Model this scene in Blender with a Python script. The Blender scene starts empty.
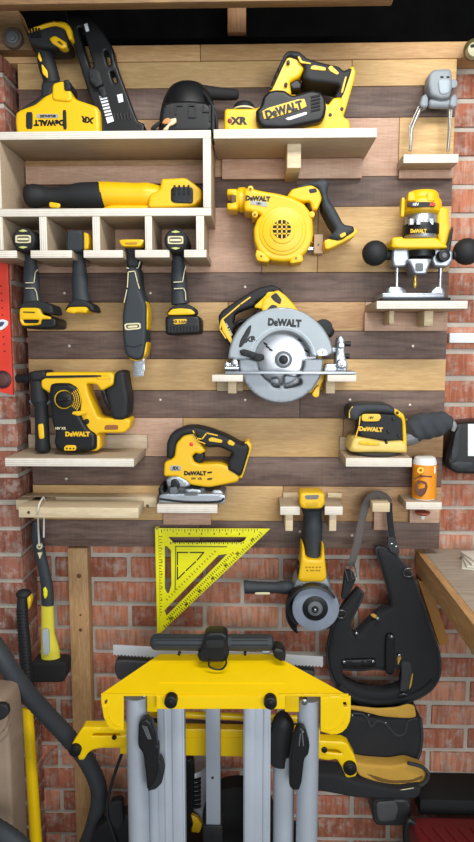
import bpy, bmesh, math, random
import numpy as np
from mathutils import Vector, Matrix, Euler
from mathutils.geometry import delaunay_2d_cdt
random.seed(7)
SC = bpy.context.scene
COL = SC.collection
PI = math.pi

# ---------------------------------------------------------------- camera
F = 640.0; CAM = Vector((0, -1.83, 1.58)); PITCH = math.radians(6.4); YAW = math.radians(1.5)
cam_d = bpy.data.cameras.new('camera'); cam = bpy.data.objects.new('camera', cam_d); COL.objects.link(cam)
cam.location = CAM; cam.rotation_euler = (PI/2-PITCH, 0, YAW)
cam_d.sensor_fit = 'VERTICAL'; cam_d.sensor_height = 36; cam_d.lens = F/842*36; cam_d.clip_start = .02
SC.camera = cam
RM = Euler((PI/2-PITCH, 0, YAW)).to_matrix()
FWD = RM @ Vector((0, 0, -1))

def P(px, py, Y):
    """real place of something seen at px,py standing at distance Y from the wall"""
    d = RM @ Vector(((px-237)/F, (421-py)/F, -1))
    t = (Y-CAM.y)/d.y
    return CAM + d*t
def S(px, py, Y):
    return (P(px, py, Y)-CAM).dot(FWD)/F
def Zm(x0, y0, s):
    return lambda *pts: [(x0+p[0]/s, y0+p[1]/s) for p in pts]

# ---------------------------------------------------------------- materials
def lin(c):
    return tuple(((v/255)/12.92 if v/255 <= .04045 else ((v/255+.055)/1.055)**2.4) for v in c)
MATS = {}
def nodes(name):
    m = bpy.data.materials.new(name); m.use_nodes = True
    n = m.node_tree.nodes; l = m.node_tree.links
    b = n['Principled BSDF']
    MATS[name] = m
    return m, n, l, b
def plastic(name, rgb, rough=.45, metal=0., bump=.05, scale=300, var=.06, spec=.5, coat=0):
    m, n, l, b = nodes(name)
    c = lin(rgb)
    tc = n.new('ShaderNodeTexCoord')
    nz = n.new('ShaderNodeTexNoise'); nz.inputs['Scale'].default_value = 18; nz.inputs['Detail'].default_value = 6
    l.new(tc.outputs['Object'], nz.inputs['Vector'])
    mx = n.new('ShaderNodeMix'); mx.data_type = 'RGBA'
    mx.inputs[6].default_value = (*[v*(1-var*2) for v in c], 1); mx.inputs[7].default_value = (*[min(1, v*(1+var)+.002) for v in c], 1)
    l.new(nz.outputs['Fac'], mx.inputs[0]); l.new(mx.outputs[2], b.inputs['Base Color'])
    b.inputs['Roughness'].default_value = rough; b.inputs['Metallic'].default_value = metal
    b.inputs['Specular IOR Level'].default_value = spec
    if coat: b.inputs['Coat Weight'].default_value = coat
    n2 = n.new('ShaderNodeTexNoise'); n2.inputs['Scale'].default_value = scale; n2.inputs['Detail'].default_value = 3
    l.new(tc.outputs['Object'], n2.inputs['Vector'])
    bp = n.new('ShaderNodeBump'); bp.inputs['Strength'].default_value = bump; bp.inputs['Distance'].default_value = .002
    l.new(n2.outputs['Fac'], bp.inputs['Height']); l.new(bp.outputs['Normal'], b.inputs['Normal'])
    return m
def wood(name, dark, light, rough=.6, axis='X', grain=22, rings=.5, bump=.12, vert=0., tint=.14):
    m, n, l, b = nodes(name)
    tc = n.new('ShaderNodeTexCoord'); oi = n.new('ShaderNodeObjectInfo')
    mp = n.new('ShaderNodeMapping')
    st = {'X': (1, 9, 9), 'Z': (9, 9, 1), 'Y': (9, 1, 9)}[axis]
    mp.inputs['Scale'].default_value = st
    ad = n.new('ShaderNodeVectorMath'); ad.operation = 'MULTIPLY_ADD'
    cb = n.new('ShaderNodeCombineXYZ')
    for k in range(3): l.new(oi.outputs['Random'], cb.inputs[k])
    l.new(cb.outputs[0], ad.inputs[0]); ad.inputs[1].default_value = (37, 53, 71); l.new(tc.outputs['Object'], ad.inputs[2])
    l.new(ad.outputs[0], mp.inputs['Vector'])
    n1 = n.new('ShaderNodeTexNoise'); n1.inputs['Scale'].default_value = grain; n1.inputs['Detail'].default_value = 8; n1.inputs['Roughness'].default_value = .65
    n1.inputs['Distortion'].default_value = .6
    l.new(mp.outputs[0], n1.inputs['Vector'])
    n2 = n.new('ShaderNodeTexNoise'); n2.inputs['Scale'].default_value = 1.6; n2.inputs['Detail'].default_value = 3; n2.inputs['Distortion'].default_value = 1.2
    l.new(mp.outputs[0], n2.inputs['Vector'])
    mm = n.new('ShaderNodeMath'); mm.operation = 'MULTIPLY'; mm.inputs[1].default_value = 9
    l.new(n2.outputs['Fac'], mm.inputs[0])
    sn = n.new('ShaderNodeMath'); sn.operation = 'SINE'; l.new(mm.outputs[0], sn.inputs[0])
    ma = n.new('ShaderNodeMath'); ma.operation = 'MULTIPLY_ADD'; ma.inputs[1].default_value = rings*.25
    l.new(sn.outputs[0], ma.inputs[0]); l.new(n1.outputs['Fac'], ma.inputs[2])
    src = ma.outputs[0]
    if vert:
        mv = n.new('ShaderNodeMapping'); mv.inputs['Scale'].default_value = (1, 1, .07)
        l.new(ad.outputs[0], mv.inputs['Vector'])
        nv = n.new('ShaderNodeTexNoise'); nv.inputs['Scale'].default_value = 180; nv.inputs['Detail'].default_value = 2
        l.new(mv.outputs[0], nv.inputs['Vector'])
        mv2 = n.new('ShaderNodeMath'); mv2.operation = 'MULTIPLY_ADD'; mv2.inputs[1].default_value = vert
        l.new(nv.outputs['Fac'], mv2.inputs[0]); l.new(src, mv2.inputs[2]); src = mv2.outputs[0]
        off = n.new('ShaderNodeMath'); off.operation = 'SUBTRACT'; off.inputs[1].default_value = vert*.5
        l.new(src, off.inputs[0]); src = off.outputs[0]
    rp = n.new('ShaderNodeValToRGB'); rp.color_ramp.elements[0].position = .3; rp.color_ramp.elements[1].position = .72
    rp.color_ramp.elements[0].color = (*lin(dark), 1); rp.color_ramp.elements[1].color = (*lin(light), 1)
    l.new(src, rp.inputs[0])
    hv = n.new('ShaderNodeHueSaturation')
    mr = n.new('ShaderNodeMapRange'); mr.inputs['To Min'].default_value = 1-tint; mr.inputs['To Max'].default_value = 1+tint
    l.new(oi.outputs['Random'], mr.inputs[0]); l.new(mr.outputs[0], hv.inputs['Value']); l.new(rp.outputs[0], hv.inputs['Color'])
    l.new(hv.outputs[0], b.inputs['Base Color']); b.inputs['Roughness'].default_value = rough
    bp = n.new('ShaderNodeBump'); bp.inputs['Strength'].default_value = bump; bp.inputs['Distance'].default_value = .003
    l.new(src, bp.inputs['Height']); l.new(bp.outputs[0], b.inputs['Normal'])
    return m
def plyedge(name, axis):
    m, n, l, b = nodes(name)
    tc = n.new('ShaderNodeTexCoord'); wv = n.new('ShaderNodeTexWave'); wv.bands_direction = axis
    wv.inputs['Scale'].default_value = 62; wv.inputs['Distortion'].default_value = .5; wv.inputs['Detail'].default_value = 2
    l.new(tc.outputs['Object'], wv.inputs['Vector'])
    nz = n.new('ShaderNodeTexNoise'); nz.inputs['Scale'].default_value = 60; l.new(tc.outputs['Object'], nz.inputs['Vector'])
    mu = n.new('ShaderNodeMath'); mu.operation = 'MULTIPLY_ADD'; mu.inputs[1].default_value = .45
    l.new(nz.outputs['Fac'], mu.inputs[0]); l.new(wv.outputs['Fac'], mu.inputs[2])
    rp = n.new('ShaderNodeValToRGB'); rp.color_ramp.elements[0].position = .05; rp.color_ramp.elements[1].position = .5
    rp.color_ramp.elements[0].color = (*lin((160, 140, 116)), 1); rp.color_ramp.elements[1].color = (*lin((234, 226, 212)), 1)
    l.new(mu.outputs[0], rp.inputs[0]); l.new(rp.outputs[0], b.inputs['Base Color']); b.inputs['Roughness'].default_value = .7
    return m

YEL = plastic('yellow_plastic', (240, 190, 10), .38, var=.03)
YELB = plastic('bright_yellow_paint', (246, 204, 0), .3, var=.03, bump=.02)
SQY = plastic('square_yellow', (238, 232, 20), .35, var=.03)
BLK = plastic('black_rubber', (33, 34, 36), .6, var=.1, bump=.2, scale=600, spec=.35)
BLG = plastic('blue_grey_rubber', (44, 50, 55), .6, var=.1, bump=.2, scale=600)
BKP = plastic('black_plastic', (20, 21, 23), .42, var=.1, spec=.35)
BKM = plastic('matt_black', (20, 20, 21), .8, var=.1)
SIL = plastic('cast_silver', (168, 174, 180), .38, metal=.75, var=.05, bump=.1)
CHR = plastic('chrome', (180, 184, 188), .25, metal=1., var=.04)
ALU = plastic('anodised_aluminium', (178, 186, 196), .42, metal=.25, var=.05, bump=.04)
ALD = plastic('aluminium_grey', (148, 156, 166), .45, metal=.25, var=.05)
GRY = plastic('grey_model_paint', (142, 150, 156), .5, var=.1)
GRD = plastic('grey_model_dark', (100, 104, 108), .55, var=.1)
WHT = plastic('white_plastic', (236, 236, 232), .45, var=.03)
CREAM = plastic('cream_print', (222, 212, 170), .5, var=.05)
ORG = plastic('orange_label', (240, 150, 20), .45, var=.05)
RED = plastic('red_plastic', (236, 62, 40), .42, var=.04)
DRED = plastic('dark_red_plastic', (128, 30, 34), .5, var=.1)
PAPER = plastic('paper', (232, 236, 240), .7, var=.02)
FAB = plastic('black_webbing', (33, 34, 37), .88, var=.12, bump=.5, scale=900)
FABL = plastic('black_binding', (52, 53, 56), .8, var=.12, bump=.4, scale=900)
TAN = plastic('tan_cloth', (204, 158, 62), .85, var=.12, bump=.4, scale=700)
STRAP = plastic('grey_brown_strap', (92, 86, 82), .75, var=.12, bump=.4, scale=700)
BAG = plastic('dark_grey_cloth', (62, 66, 72), .9, var=.15, bump=.5, scale=500)
GOLD = plastic('brass', (205, 170, 90), .3, metal=.9)
OLIVE = plastic('olive_glaze', (104, 92, 58), .4, var=.2)
PALE = plastic('pale_glaze', (180, 176, 140), .4, var=.2)
DUST = plastic('dusty_tan_plastic', (150, 128, 108), .75, var=.12, bump=.3, scale=120)
DISC = plastic('flap_abrasive', (146, 156, 172), .85, var=.15, bump=.8, scale=900)
AMB = plastic('grit_base', (60, 56, 52), .8)
CREASE = plastic('dark_recess', (24, 24, 24), .8)
BADGE = plastic('silver_badge', (170, 172, 165), .4, var=.1)
HOSE = plastic('hose_rubber', (52, 56, 61), .55, var=.1)
OAK = wood('oak_plank', (192, 154, 102), (222, 188, 132), tint=.08)
PINE = wood('pine_plank', (186, 142, 92), (218, 180, 126), tint=.08)
WAL = wood('walnut_plank', (88, 68, 60), (130, 107, 94), tint=.12, vert=.16, rings=.3, grain=10)
PINK = wood('pinkish_plank', (176, 140, 116), (206, 172, 148), tint=.06, vert=.2)
PLY = wood('plywood_face', (172, 152, 126), (200, 182, 156), tint=.05, rings=.3)
PALEW = wood('pale_softwood', (206, 184, 146), (234, 216, 182), tint=.05, rings=.4)
STUD = wood('stud_timber', (172, 132, 88), (212, 172, 120), axis='Z', tint=.05)
JOIST = wood('joist_timber', (120, 90, 58), (160, 124, 84), tint=.05)
JOISTZ = wood('joist_timber_upright', (136, 96, 56), (176, 130, 82), axis='Z', tint=.05)
BENCHT = wood('bench_top', (158, 144, 128), (190, 178, 160), rings=.2, grain=8, tint=0)
BENCHE = wood('bench_edge', (176, 132, 84), (214, 170, 116), axis='Y', tint=0)
PE_H = plyedge('plywood_edge', 'Z'); PE_V = plyedge('plywood_edge_upright', 'X')

# ---------------------------------------------------------------- mesh builder
class MB:
    def __init__(s): s.v = []; s.f = []; s.mi = []
    def add(s, vs, fs, mi=0):
        o = len(s.v); s.v += [Vector(v) for v in vs]
        for f in fs: s.f.append(tuple(i+o for i in f)); s.mi.append(mi)
        return s
    # world axis box from corner to corner, bevelled
    def box(s, a, b, bev=.0015, mi=0, front_mi=None, rot=None):
        a = Vector(a); b = Vector(b)
        lo = Vector([min(a[k], b[k]) for k in range(3)]); hi = Vector([max(a[k], b[k]) for k in range(3)])
        bm = bmesh.new(); bmesh.ops.create_cube(bm, size=1)
        c = (lo+hi)/2; d = hi-lo
        for v in bm.verts: v.co = Vector((v.co.x*d.x, v.co.y*d.y, v.co.z*d.z))
        bev = min(bev, min(d)*.4)
        if bev > 0: bmesh.ops.bevel(bm, geom=list(bm.edges), offset=bev, segments=2, affect='EDGES', profile=.5)
        R = rot.to_matrix() if rot else Matrix.Identity(3)
        bm.verts.index_update(); bm.faces.ensure_lookup_table(); bm.normal_update()
        vs = [R @ v.co + c for v in bm.verts]; o = len(s.v); s.v += vs
        for f in bm.faces:
            s.f.append(tuple(v.index+o for v in f.verts))
            s.mi.append(front_mi if (front_mi is not None and abs(f.normal.y) > .9) else mi)
        bm.free(); return s
    def pbox(s, x0, y0, x1, y1, yb, yf, bev=.0015, **k):
        """box whose front face (at yf) is seen at pixels x0,y0-x1,y1"""
        a = P(x0, y0, yf); b = P(x1, y1, yf); c = P(x1, y0, yf); d = P(x0, y1, yf)
        xa = (a.x+d.x)/2; xb = (b.x+c.x)/2; za = (a.z+c.z)/2; zb = (b.z+d.z)/2
        return s.box((xa, yf, za), (xb, yb, zb), bev, **k)
    def sweep(s, pts, rad, seg=16, flat=1., cap=True, up=None, dome=False):
        pts = [Vector(p) for p in pts]; n = len(pts)
        if not hasattr(rad, '__len__'): rad = [rad]*n
        if dome:
            def ext(p, q, r):
                d = (p-q).normalized(); return [(p+d*r*.55*math.sin(a), r*math.cos(a)) for a in (.5, 1., 1.4)]
            e0 = ext(pts[0], pts[1], rad[0])[::-1]; e1 = ext(pts[-1], pts[-2], rad[-1])
            pts = [p for p, r in e0]+pts+[p for p, r in e1]; rad = [r for p, r in e0]+list(rad)+[r for p, r in e1]; n = len(pts)
        tg = [(pts[min(i+1, n-1)]-pts[max(i-1, 0)]).normalized() for i in range(n)]
        u = Vector(up) if up else Vector((0, 1, 0))
        if abs(u.dot(tg[0])) > .95: u = Vector((1, 0, 0)) if not up else Vector((0, 0, 1))
        vs = []; fs = []
        for i in range(n):
            u = (u-tg[i]*u.dot(tg[i])).normalized(); w = tg[i].cross(u)
            r = rad[i]
            for k in range(seg):
                a = 2*PI*k/seg
                vs.append(pts[i]+u*math.cos(a)*r*flat+w*math.sin(a)*r)
        for i in range(n-1):
            for k in range(seg):
                a = i*seg+k; b = i*seg+(k+1) % seg
                fs.append((a, b, b+seg, a+seg))
        if cap: fs.append(tuple(range(seg-1, -1, -1))); fs.append(tuple((n-1)*seg+k for k in range(seg)))
        return s.add(vs, fs)
    def tube(s, pts, rpx, Y=None, smooth=0, **k):
        """path of pixels (x,y[,Y]); radii in pixels"""
        q = [(p[0], p[1], p[2] if len(p) > 2 else Y) for p in pts]
        if not hasattr(rpx, '__len__'): rpx = [rpx]*len(q)
        w = [P(*p) for p in q]; r = [rr*S(*p) for rr, p in zip(rpx, q)]
        if smooth: w, r = catmull(w, r, smooth)
        return s.sweep(w, r, **k)
    def lathe(s, c, axis, prof, seg=32):
        """profile [(t along axis, radius)] in metres from c"""
        ax = Vector(axis).normalized(); u = ax.orthogonal().normalized(); w = ax.cross(u)
        vs = []; fs = []; n = len(prof)
        for t, r in prof:
            for k in range(seg):
                a = 2*PI*k/seg; vs.append(Vector(c)+ax*t+(u*math.cos(a)+w*math.sin(a))*max(r, 1e-5))
        for i in range(n-1):
            for k in range(seg):
                a = i*seg+k; b = i*seg+(k+1) % seg; fs.append((a, b, b+seg, a+seg))
        fs.append(tuple(range(seg-1, -1, -1))); fs.append(tuple((n-1)*seg+k for k in range(seg)))
        return s.add(vs, fs)
    def disc(s, px, py, rpx, yb, yf, seg=32, bev=.15):
        """round boss facing the room: axis along y"""
        c = P(px, py, yf); r = rpx*S(px, py, yf); h = yb-yf; e = min(r*bev, h*.5)
        return s.lathe((c.x, yf, c.z), (0, 1, 0), [(0, r-e), (e*.3, r-e*.3), (e, r), (h, r)], seg)
    def ball(s, px, py, rpx, Y, sc=(1, 1, 1), seg=20):
        c = P(px, py, Y); r = rpx*S(px, py, Y); vs = []; fs = []; n = seg//2+1
        for i in range(n):
            t = PI*i/(n-1)
            for k in range(seg):
                a = 2*PI*k/seg
                vs.append(c+Vector((r*sc[0]*math.sin(t)*math.cos(a), r*sc[1]*math.sin(t)*math.sin(a), r*sc[2]*math.cos(t))))
        for i in range(n-1):
            for k in range(seg):
                a = i*seg+k; b = i*seg+(k+1) % seg; fs.append((a, a+seg, b+seg, b))
        return s.add(vs, fs)
    def puff(s, pts, yb, yf, r=None, holes=(), ch=2, rx=None, fz=None, mi=0, chh=1, yref=None):
        """solid with the given outline (pixels at yf), rounded towards both faces"""
        T = (yb-yf)/2; yc = (yb+yf)/2
        r = min(T*.999, T*.6 if r is None else min(r*.7, .0085)); rx = rx or r
        yr = yf+(r*.5) if yref is None else yref
        def loop(pp, c):
            pp = [Vector((p[0], p[1])) for p in pp]
            for _ in range(c):
                o = []
                for i in range(len(pp)):
                    a = pp[i]; b = pp[(i+1) % len(pp)]
                    o += [a.lerp(b, .14), a.lerp(b, .86)]
                pp = o
            w = [P(p.x, p.y, yr) for p in pp]
            q = [np.array((v.x, v.z if fz is None else max(v.z, fz))) for v in w]
            o = [q[0]]
            for v in q[1:]:
                if np.linalg.norm(v-o[-1]) > 2e-4: o.append(v)
            if np.linalg.norm(o[0]-o[-1]) < 2e-4: o.pop()
            # resample long edges
            L = []; step = max(.006, rx*.9)
            for i in range(len(o)):
                a = o[i]; b = o[(i+1) % len(o)]; d = np.linalg.norm(b-a); k = max(1, int(d/step))
                for j in range(k): L.append(a+(b-a)*j/k)
            return np.array(L)
        loops = [loop(pts, ch)]+[loop(h, chh) for h in holes]
        A = np.concatenate(loops); B = np.concatenate([np.roll(l, -1, 0) for l in loops])
        def dist(q):
            ab = B-A; t = np.clip(((q[:, None]-A)*ab).sum(2)/np.maximum((ab*ab).sum(1), 1e-12), 0, 1)
            pr = A+t[..., None]*ab; return np.sqrt(((q[:, None]-pr)**2).sum(2)).min(1)
        def inside(q):
            x = q[:, 0][:, None]; y = q[:, 1][:, None]
            c = ((A[:, 1] > y) != (B[:, 1] > y)) & (x < (B[:, 0]-A[:, 0])*(y-A[:, 1])/np.where(B[:, 1] == A[:, 1], 1e-12, B[:, 1]-A[:, 1])+A[:, 0])
            return c.sum(1) % 2 == 1
        cand = []
        for l in loops:
            t = np.roll(l, -1, 0)-np.roll(l, 1, 0); t /= np.maximum(np.linalg.norm(t, axis=1, keepdims=True), 1e-9)
            nr = np.stack([-t[:, 1], t[:, 0]], 1)
            for fr in (.12, .4, .8, 1.15):
                for sg in (1, -1):
                    q = l+nr*sg*rx*fr; m = inside(q); q = q[m]
                    if len(q):
                        dd = dist(q); cand.append(q[dd > rx*fr*.93])
        lo = A.min(0); hi = A.max(0); g = max(.008, rx*1.1)
        gx, gy = np.meshgrid(np.arange(lo[0]+g/2, hi[0], g), np.arange(lo[1]+g/2, hi[1], g))
        q = np.stack([gx.ravel(), gy.ravel()], 1)
        if len(q):
            q = q[inside(q)]
            if len(q): cand.append(q[dist(q) > rx*1.3])
        C = np.concatenate(cand) if cand else np.zeros((0, 2))
        # thin out
        keep = []; cell = {}; md = max(rx*.1, .0008)
        for p in C:
            k = (int(p[0]/md), int(p[1]/md))
            if any((k[0]+i, k[1]+j) in cell for i in (-1, 0, 1) for j in (-1, 0, 1)): continue
            cell[k] = 1; keep.append(p)
        allp = list(A)+keep; ed = []; o = 0
        for l in loops:
            n = len(l); ed += [(o+i, o+(i+1) % n) for i in range(n)]; o += n
        r_ = delaunay_2d_cdt([Vector(p) for p in allp], ed, [], 0, 1e-7)
        V2 = np.array([tuple(v) for v in r_[0]]); tr = [t for t in r_[2] if len(t) == 3]
        if not tr: return s
        cen = np.array([V2[list(t)].mean(0) for t in tr]); ok = inside(cen)
        tr = [t for t, k in zip(tr, ok) if k]
        D = dist(V2); D[D < 2e-6] = 0
        h = np.where(D < rx, T-r+r*np.sqrt(np.clip(1-(1-np.minimum(D/rx, 1))**2, 0, 1)), T)
        used = sorted({i for t in tr for i in t}); mp = {i: k for k, i in enumerate(used)}; n = len(used)
        vs = [(V2[i][0], yc-h[i], V2[i][1]) for i in used]+[(V2[i][0], yc+h[i], V2[i][1]) for i in used]
        fs = []; cnt = {}
        for t in tr:
            a, b, c = [mp[i] for i in t]; p, q_, w = V2[t[0]], V2[t[1]], V2[t[2]]
            if (q_[0]-p[0])*(w[1]-p[1])-(q_[1]-p[1])*(w[0]-p[0]) < 0: b, c = c, b
            fs.append((a, b, c)); fs.append((a+n, c+n, b+n))
            for e in ((a, b), (b, c), (c, a)): cnt[e] = 1
        for e in list(cnt):
            if (e[1], e[0]) not in cnt: fs.append((e[1], e[0], e[0]+n, e[1]+n))
        return s.add(vs, fs, mi)
    def build(s, name, mat, parent=None, loc=None, label=None, sharp=38):
        me = bpy.data.meshes.new(name)
        if parent is None:
            if loc is None:
                xs = [v.x for v in s.v]; ys = [v.y for v in s.v]; zs = [v.z for v in s.v]
                loc = Vector(((min(xs)+max(xs))/2, (min(ys)+max(ys))/2, min(zs)))
            org = Vector(loc)
        else: org = wloc(parent)
        me.from_pydata([tuple(v-org) for v in s.v], [], s.f)
        for m in (mat if isinstance(mat, (list, tuple)) else [mat]): me.materials.append(m)
        for p, mi in zip(me.polygons, s.mi): p.use_smooth = True; p.material_index = mi
        me.validate(); me.update()
        bm = bmesh.new(); bm.from_mesh(me); bmesh.ops.recalc_face_normals(bm, faces=bm.faces); bm.to_mesh(me); bm.free()
        me.set_sharp_from_angle(angle=math.radians(sharp))
        o = bpy.data.objects.new(name, me); COL.objects.link(o)
        if parent is None: o.location = loc
        else: o.parent = parent
        if label: o['label'] = label
        return o
def each(s, name, mat, parent=None, **k):
    """link every separate piece as a part of its own"""
    par = list(range(len(s.v)))
    def fd(i):
        while par[i] != i: par[i] = par[par[i]]; i = par[i]
        return i
    for f in s.f:
        for b in f[1:]: par[fd(b)] = fd(f[0])
    g = {}
    for f, mi in zip(s.f, s.mi): g.setdefault(fd(f[0]), []).append((f, mi))
    out = []
    for fl in g.values():
        m = MB(); mp = {}
        for f, mi in fl:
            for i in f:
                if i not in mp: mp[i] = len(m.v); m.v.append(s.v[i])
            m.f.append(tuple(mp[i] for i in f)); m.mi.append(mi)
        out.append(m.build(name, mat, parent, **k))
    return out
MB.each = each
def wloc(o):
    v = Vector(o.location)
    while o.parent: o = o.parent; v += Vector(o.location)
    return v
def catmull(pts, rad, k):
    P_ = []; R_ = []; n = len(pts)
    for i in range(n-1):
        p0, p1, p2, p3 = pts[max(i-1, 0)], pts[i], pts[i+1], pts[min(i+2, n-1)]
        for j in range(k):
            t = j/k
            P_.append(.5*((2*p1)+(p2-p0)*t+(2*p0-5*p1+4*p2-p3)*t*t+(3*p1-p0-3*p2+p3)*t**3)); R_.append(rad[i]*(1-t)+rad[i+1]*t)
    P_.append(pts[-1]); R_.append(rad[-1]); return P_, R_
def thing(name, label, cat, px=None, py=None, Y=None, loc=None, group=None):
    o = bpy.data.objects.new(name, None); COL.objects.link(o); o.empty_display_size = .02
    o.location = P(px, py, Y) if loc is None else loc
    o['label'] = label; o['category'] = cat
    if group: o['group'] = group
    return o
def tag(o, label, cat, group=None, kind=None):
    o['label'] = label; o['category'] = cat
    if group: o['group'] = group
    if kind: o['kind'] = kind
    return o
def struct(o):
    o['kind'] = 'structure'; return o
def text(st, px, py, hpx, yf, mat, parent, rot=0, name='lettering', bold=.03, wide=1., depth=.0005, flip=False):
    """raised lettering facing the room, centred at px,py; hpx = cap height in pixels"""
    cu = bpy.data.curves.new('tmp', 'FONT'); cu.body = st; cu.align_x = 'CENTER'; cu.align_y = 'CENTER'
    cu.size = 1; cu.offset = bold; cu.extrude = .01; cu.space_character = 1.02; cu.resolution_u = 3
    ob = bpy.data.objects.new('tmp', cu); COL.objects.link(ob)
    dg = bpy.context.evaluated_depsgraph_get(); me = bpy.data.meshes.new_from_object(ob.evaluated_get(dg))
    bpy.data.objects.remove(ob); bpy.data.curves.remove(cu)
    me.name = name
    c = P(px, py, yf); k = hpx*S(px, py, yf)/.70; org = wloc(parent)
    ys = [v.co.y for v in me.vertices]; xs = [v.co.x for v in me.vertices]
    cy = (min(ys)+max(ys))/2; cx = (min(xs)+max(xs))/2
    a = math.radians(rot)
    for v in me.vertices:
        x = (v.co.x-cx)*wide*k*(-1 if flip else 1); z = (v.co.y-cy)*k; d = v.co.z/.01*depth
        v.co = Vector((c.x+x*math.cos(a)-z*math.sin(a), yf-d, c.z+x*math.sin(a)+z*math.cos(a)))-org
    me.materials.clear(); me.materials.append(mat)
    o = bpy.data.objects.new(name, me); COL.objects.link(o); o.parent = parent
    return o
def line(m, pts, w, yf, Y2=None, d=.0008):
    """thin raised strip along pixels"""
    for a, b in zip(pts[:-1], pts[1:]):
        A = P(a[0], a[1], yf); B = P(b[0], b[1], yf); t = (B-A); t.y = 0; t.normalize(); nn = Vector((-t.z, 0, t.x))*w*S(a[0], a[1], yf)/2
        e = t*w*S(a[0], a[1], yf)*.3
        vs = [A-nn-e, B-nn+e, B+nn+e, A+nn-e]; vs = [Vector((v.x, yf-d, v.z)) for v in vs]+[Vector((v.x, yf+d, v.z)) for v in vs]
        m.add(vs, [(0, 1, 2, 3), (7, 6, 5, 4), (0, 4, 5, 1), (1, 5, 6, 2), (2, 6, 7, 3), (3, 7, 4, 0)])
    return m
# ================================================================ the place
YB = -.06; YF = -.237
XP = P(24, 600, -.11).x                                   # corner of the brick pier
ZJ = P(200, 556, 0).z                                     # one mortar course
# bricks as real blocks over a mortar bed
def brick_mat(name, c1, c2, c3):
    m, n, l, b = nodes(name)
    at = n.new('ShaderNodeAttribute'); at.attribute_name = 'brick'
    tc = n.new('ShaderNodeTexCoord')
    rp = n.new('ShaderNodeValToRGB'); e = rp.color_ramp.elements
    e[0].color = (*lin(c1), 1); e[1].color = (*lin(c3), 1); x = e.new(.5); x.color = (*lin(c2), 1)
    l.new(at.outputs['Fac'], rp.inputs[0])
    n1 = n.new('ShaderNodeTexNoise'); n1.inputs['Scale'].default_value = 28; n1.inputs['Detail'].default_value = 8; n1.inputs['Roughness'].default_value = .7
    l.new(tc.outputs['Object'], n1.inputs['Vector'])
    mp = n.new('ShaderNodeMapping'); mp.inputs['Scale'].default_value = (1, 1, .12); l.new(tc.outputs['Object'], mp.inputs[0])
    n2 = n.new('ShaderNodeTexNoise'); n2.inputs['Scale'].default_value = 95; n2.inputs['Detail'].default_value = 3; l.new(mp.outputs[0], n2.inputs['Vector'])
    r2 = n.new('ShaderNodeValToRGB'); r2.color_ramp.elements[0].position = .48; r2.color_ramp.elements[1].position = .62
    l.new(n1.outputs['Fac'], r2.inputs[0])
    mx = n.new('ShaderNodeMix'); mx.data_type = 'RGBA'; mx.inputs[7].default_value = (*lin((186, 172, 160)), 1)
    mf = n.new('ShaderNodeMath'); mf.operation = 'MULTIPLY'; mf.inputs[1].default_value = .6
    l.new(r2.outputs[0], mf.inputs[0]); l.new(mf.outputs[0], mx.inputs[0]); l.new(rp.outputs[0], mx.inputs[6])
    r3 = n.new('ShaderNodeMapRange'); r3.inputs['From Min'].default_value = .4; r3.inputs['From Max'].default_value = .56
    r3.inputs['To Min'].default_value = .72; r3.inputs['To Max'].default_value = 1.05
    l.new(n2.outputs['Fac'], r3.inputs[0])
    hs = n.new('ShaderNodeHueSaturation'); l.new(r3.outputs[0], hs.inputs['Value']); l.new(mx.outputs[2], hs.inputs['Color'])
    l.new(hs.outputs[0], b.inputs['Base Color']); b.inputs['Roughness'].default_value = .9
    su = n.new('ShaderNodeMath'); l.new(n1.outputs['Fac'], su.inputs[0]); l.new(n2.outputs['Fac'], su.inputs[1])
    bp = n.new('ShaderNodeBump'); bp.inputs['Strength'].default_value = .7; bp.inputs['Distance'].default_value = .006
    l.new(su.outputs[0], bp.inputs['Height']); l.new(bp.outputs[0], b.inputs['Normal'])
    return m
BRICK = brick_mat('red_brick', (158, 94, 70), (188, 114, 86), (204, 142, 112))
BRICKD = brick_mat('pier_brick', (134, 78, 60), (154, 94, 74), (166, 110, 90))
MORT = plastic('mortar', (194, 185, 172), .95, bump=1., scale=220, var=.2)
def brickwork(m, x0, x1, z0, z1, yface, zj, xj, axis='x', first=None, bw=.215, hand=None):
    g = .013; k0 = int((z0-zj)/.075)-1; k = k0; cols = []
    while zj+k*.075 < z1:
        a = zj+k*.075+g/2; b = a+.062; a = max(a, z0); b = min(b, z1)
        if b-a > .008:
            off = xj+(0 if k % 2 == 0 else .1125)
            i = int((x0-off)/.225)-2
            while off+i*.225 < x1:
                c = max(off+i*.225+g/2, x0); d = min(off+i*.225+.2185, x1)
                if d-c > .01:
                    j = [random.uniform(-.0012, .0012) for _ in range(4)]; jy = random.uniform(-.0015, .0015)
                    n0 = len(m.f)
                    if axis == 'x': m.box((c+j[0], yface+jy, a+j[1]), (d+j[2], yface+.03, b+j[3]), .003, mi=1)
                    else: m.box((yface-.03, c+j[0], a+j[1]), (yface+jy, d+j[2], b+j[3]), .003, mi=1)
                    m.cv += [random.random()]*(len(m.f)-n0)
                i += 1
        k += 1
def wall(name, fn, mats):
    m = MB(); m.cv = []; fn(m); o = m.build(name, mats, loc=Vector((0, 0, 0)))
    at = o.data.attributes.new('brick', 'FLOAT', 'FACE'); cv = m.cv+[0]*(len(o.data.polygons)-len(m.cv))
    at.data.foreach_set('value', cv[:len(o.data.polygons)]); return struct(o)
WX0, WX1 = -1.7, 1.7
za = P(237, 44, YB).z; zc = P(237, 61, YB).z; ZTOP = zc
def back(m):
    m.box((WX0, .005, 0), (WX1, .12, ZTOP), 0); m.cv += [0]*len(m.f)
    brickwork(m, WX0, WX1, 0, ZTOP, 0, ZJ, P(242.5, 569, 0).x)
wall('wall_back', back, [MORT, BRICK])
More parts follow.
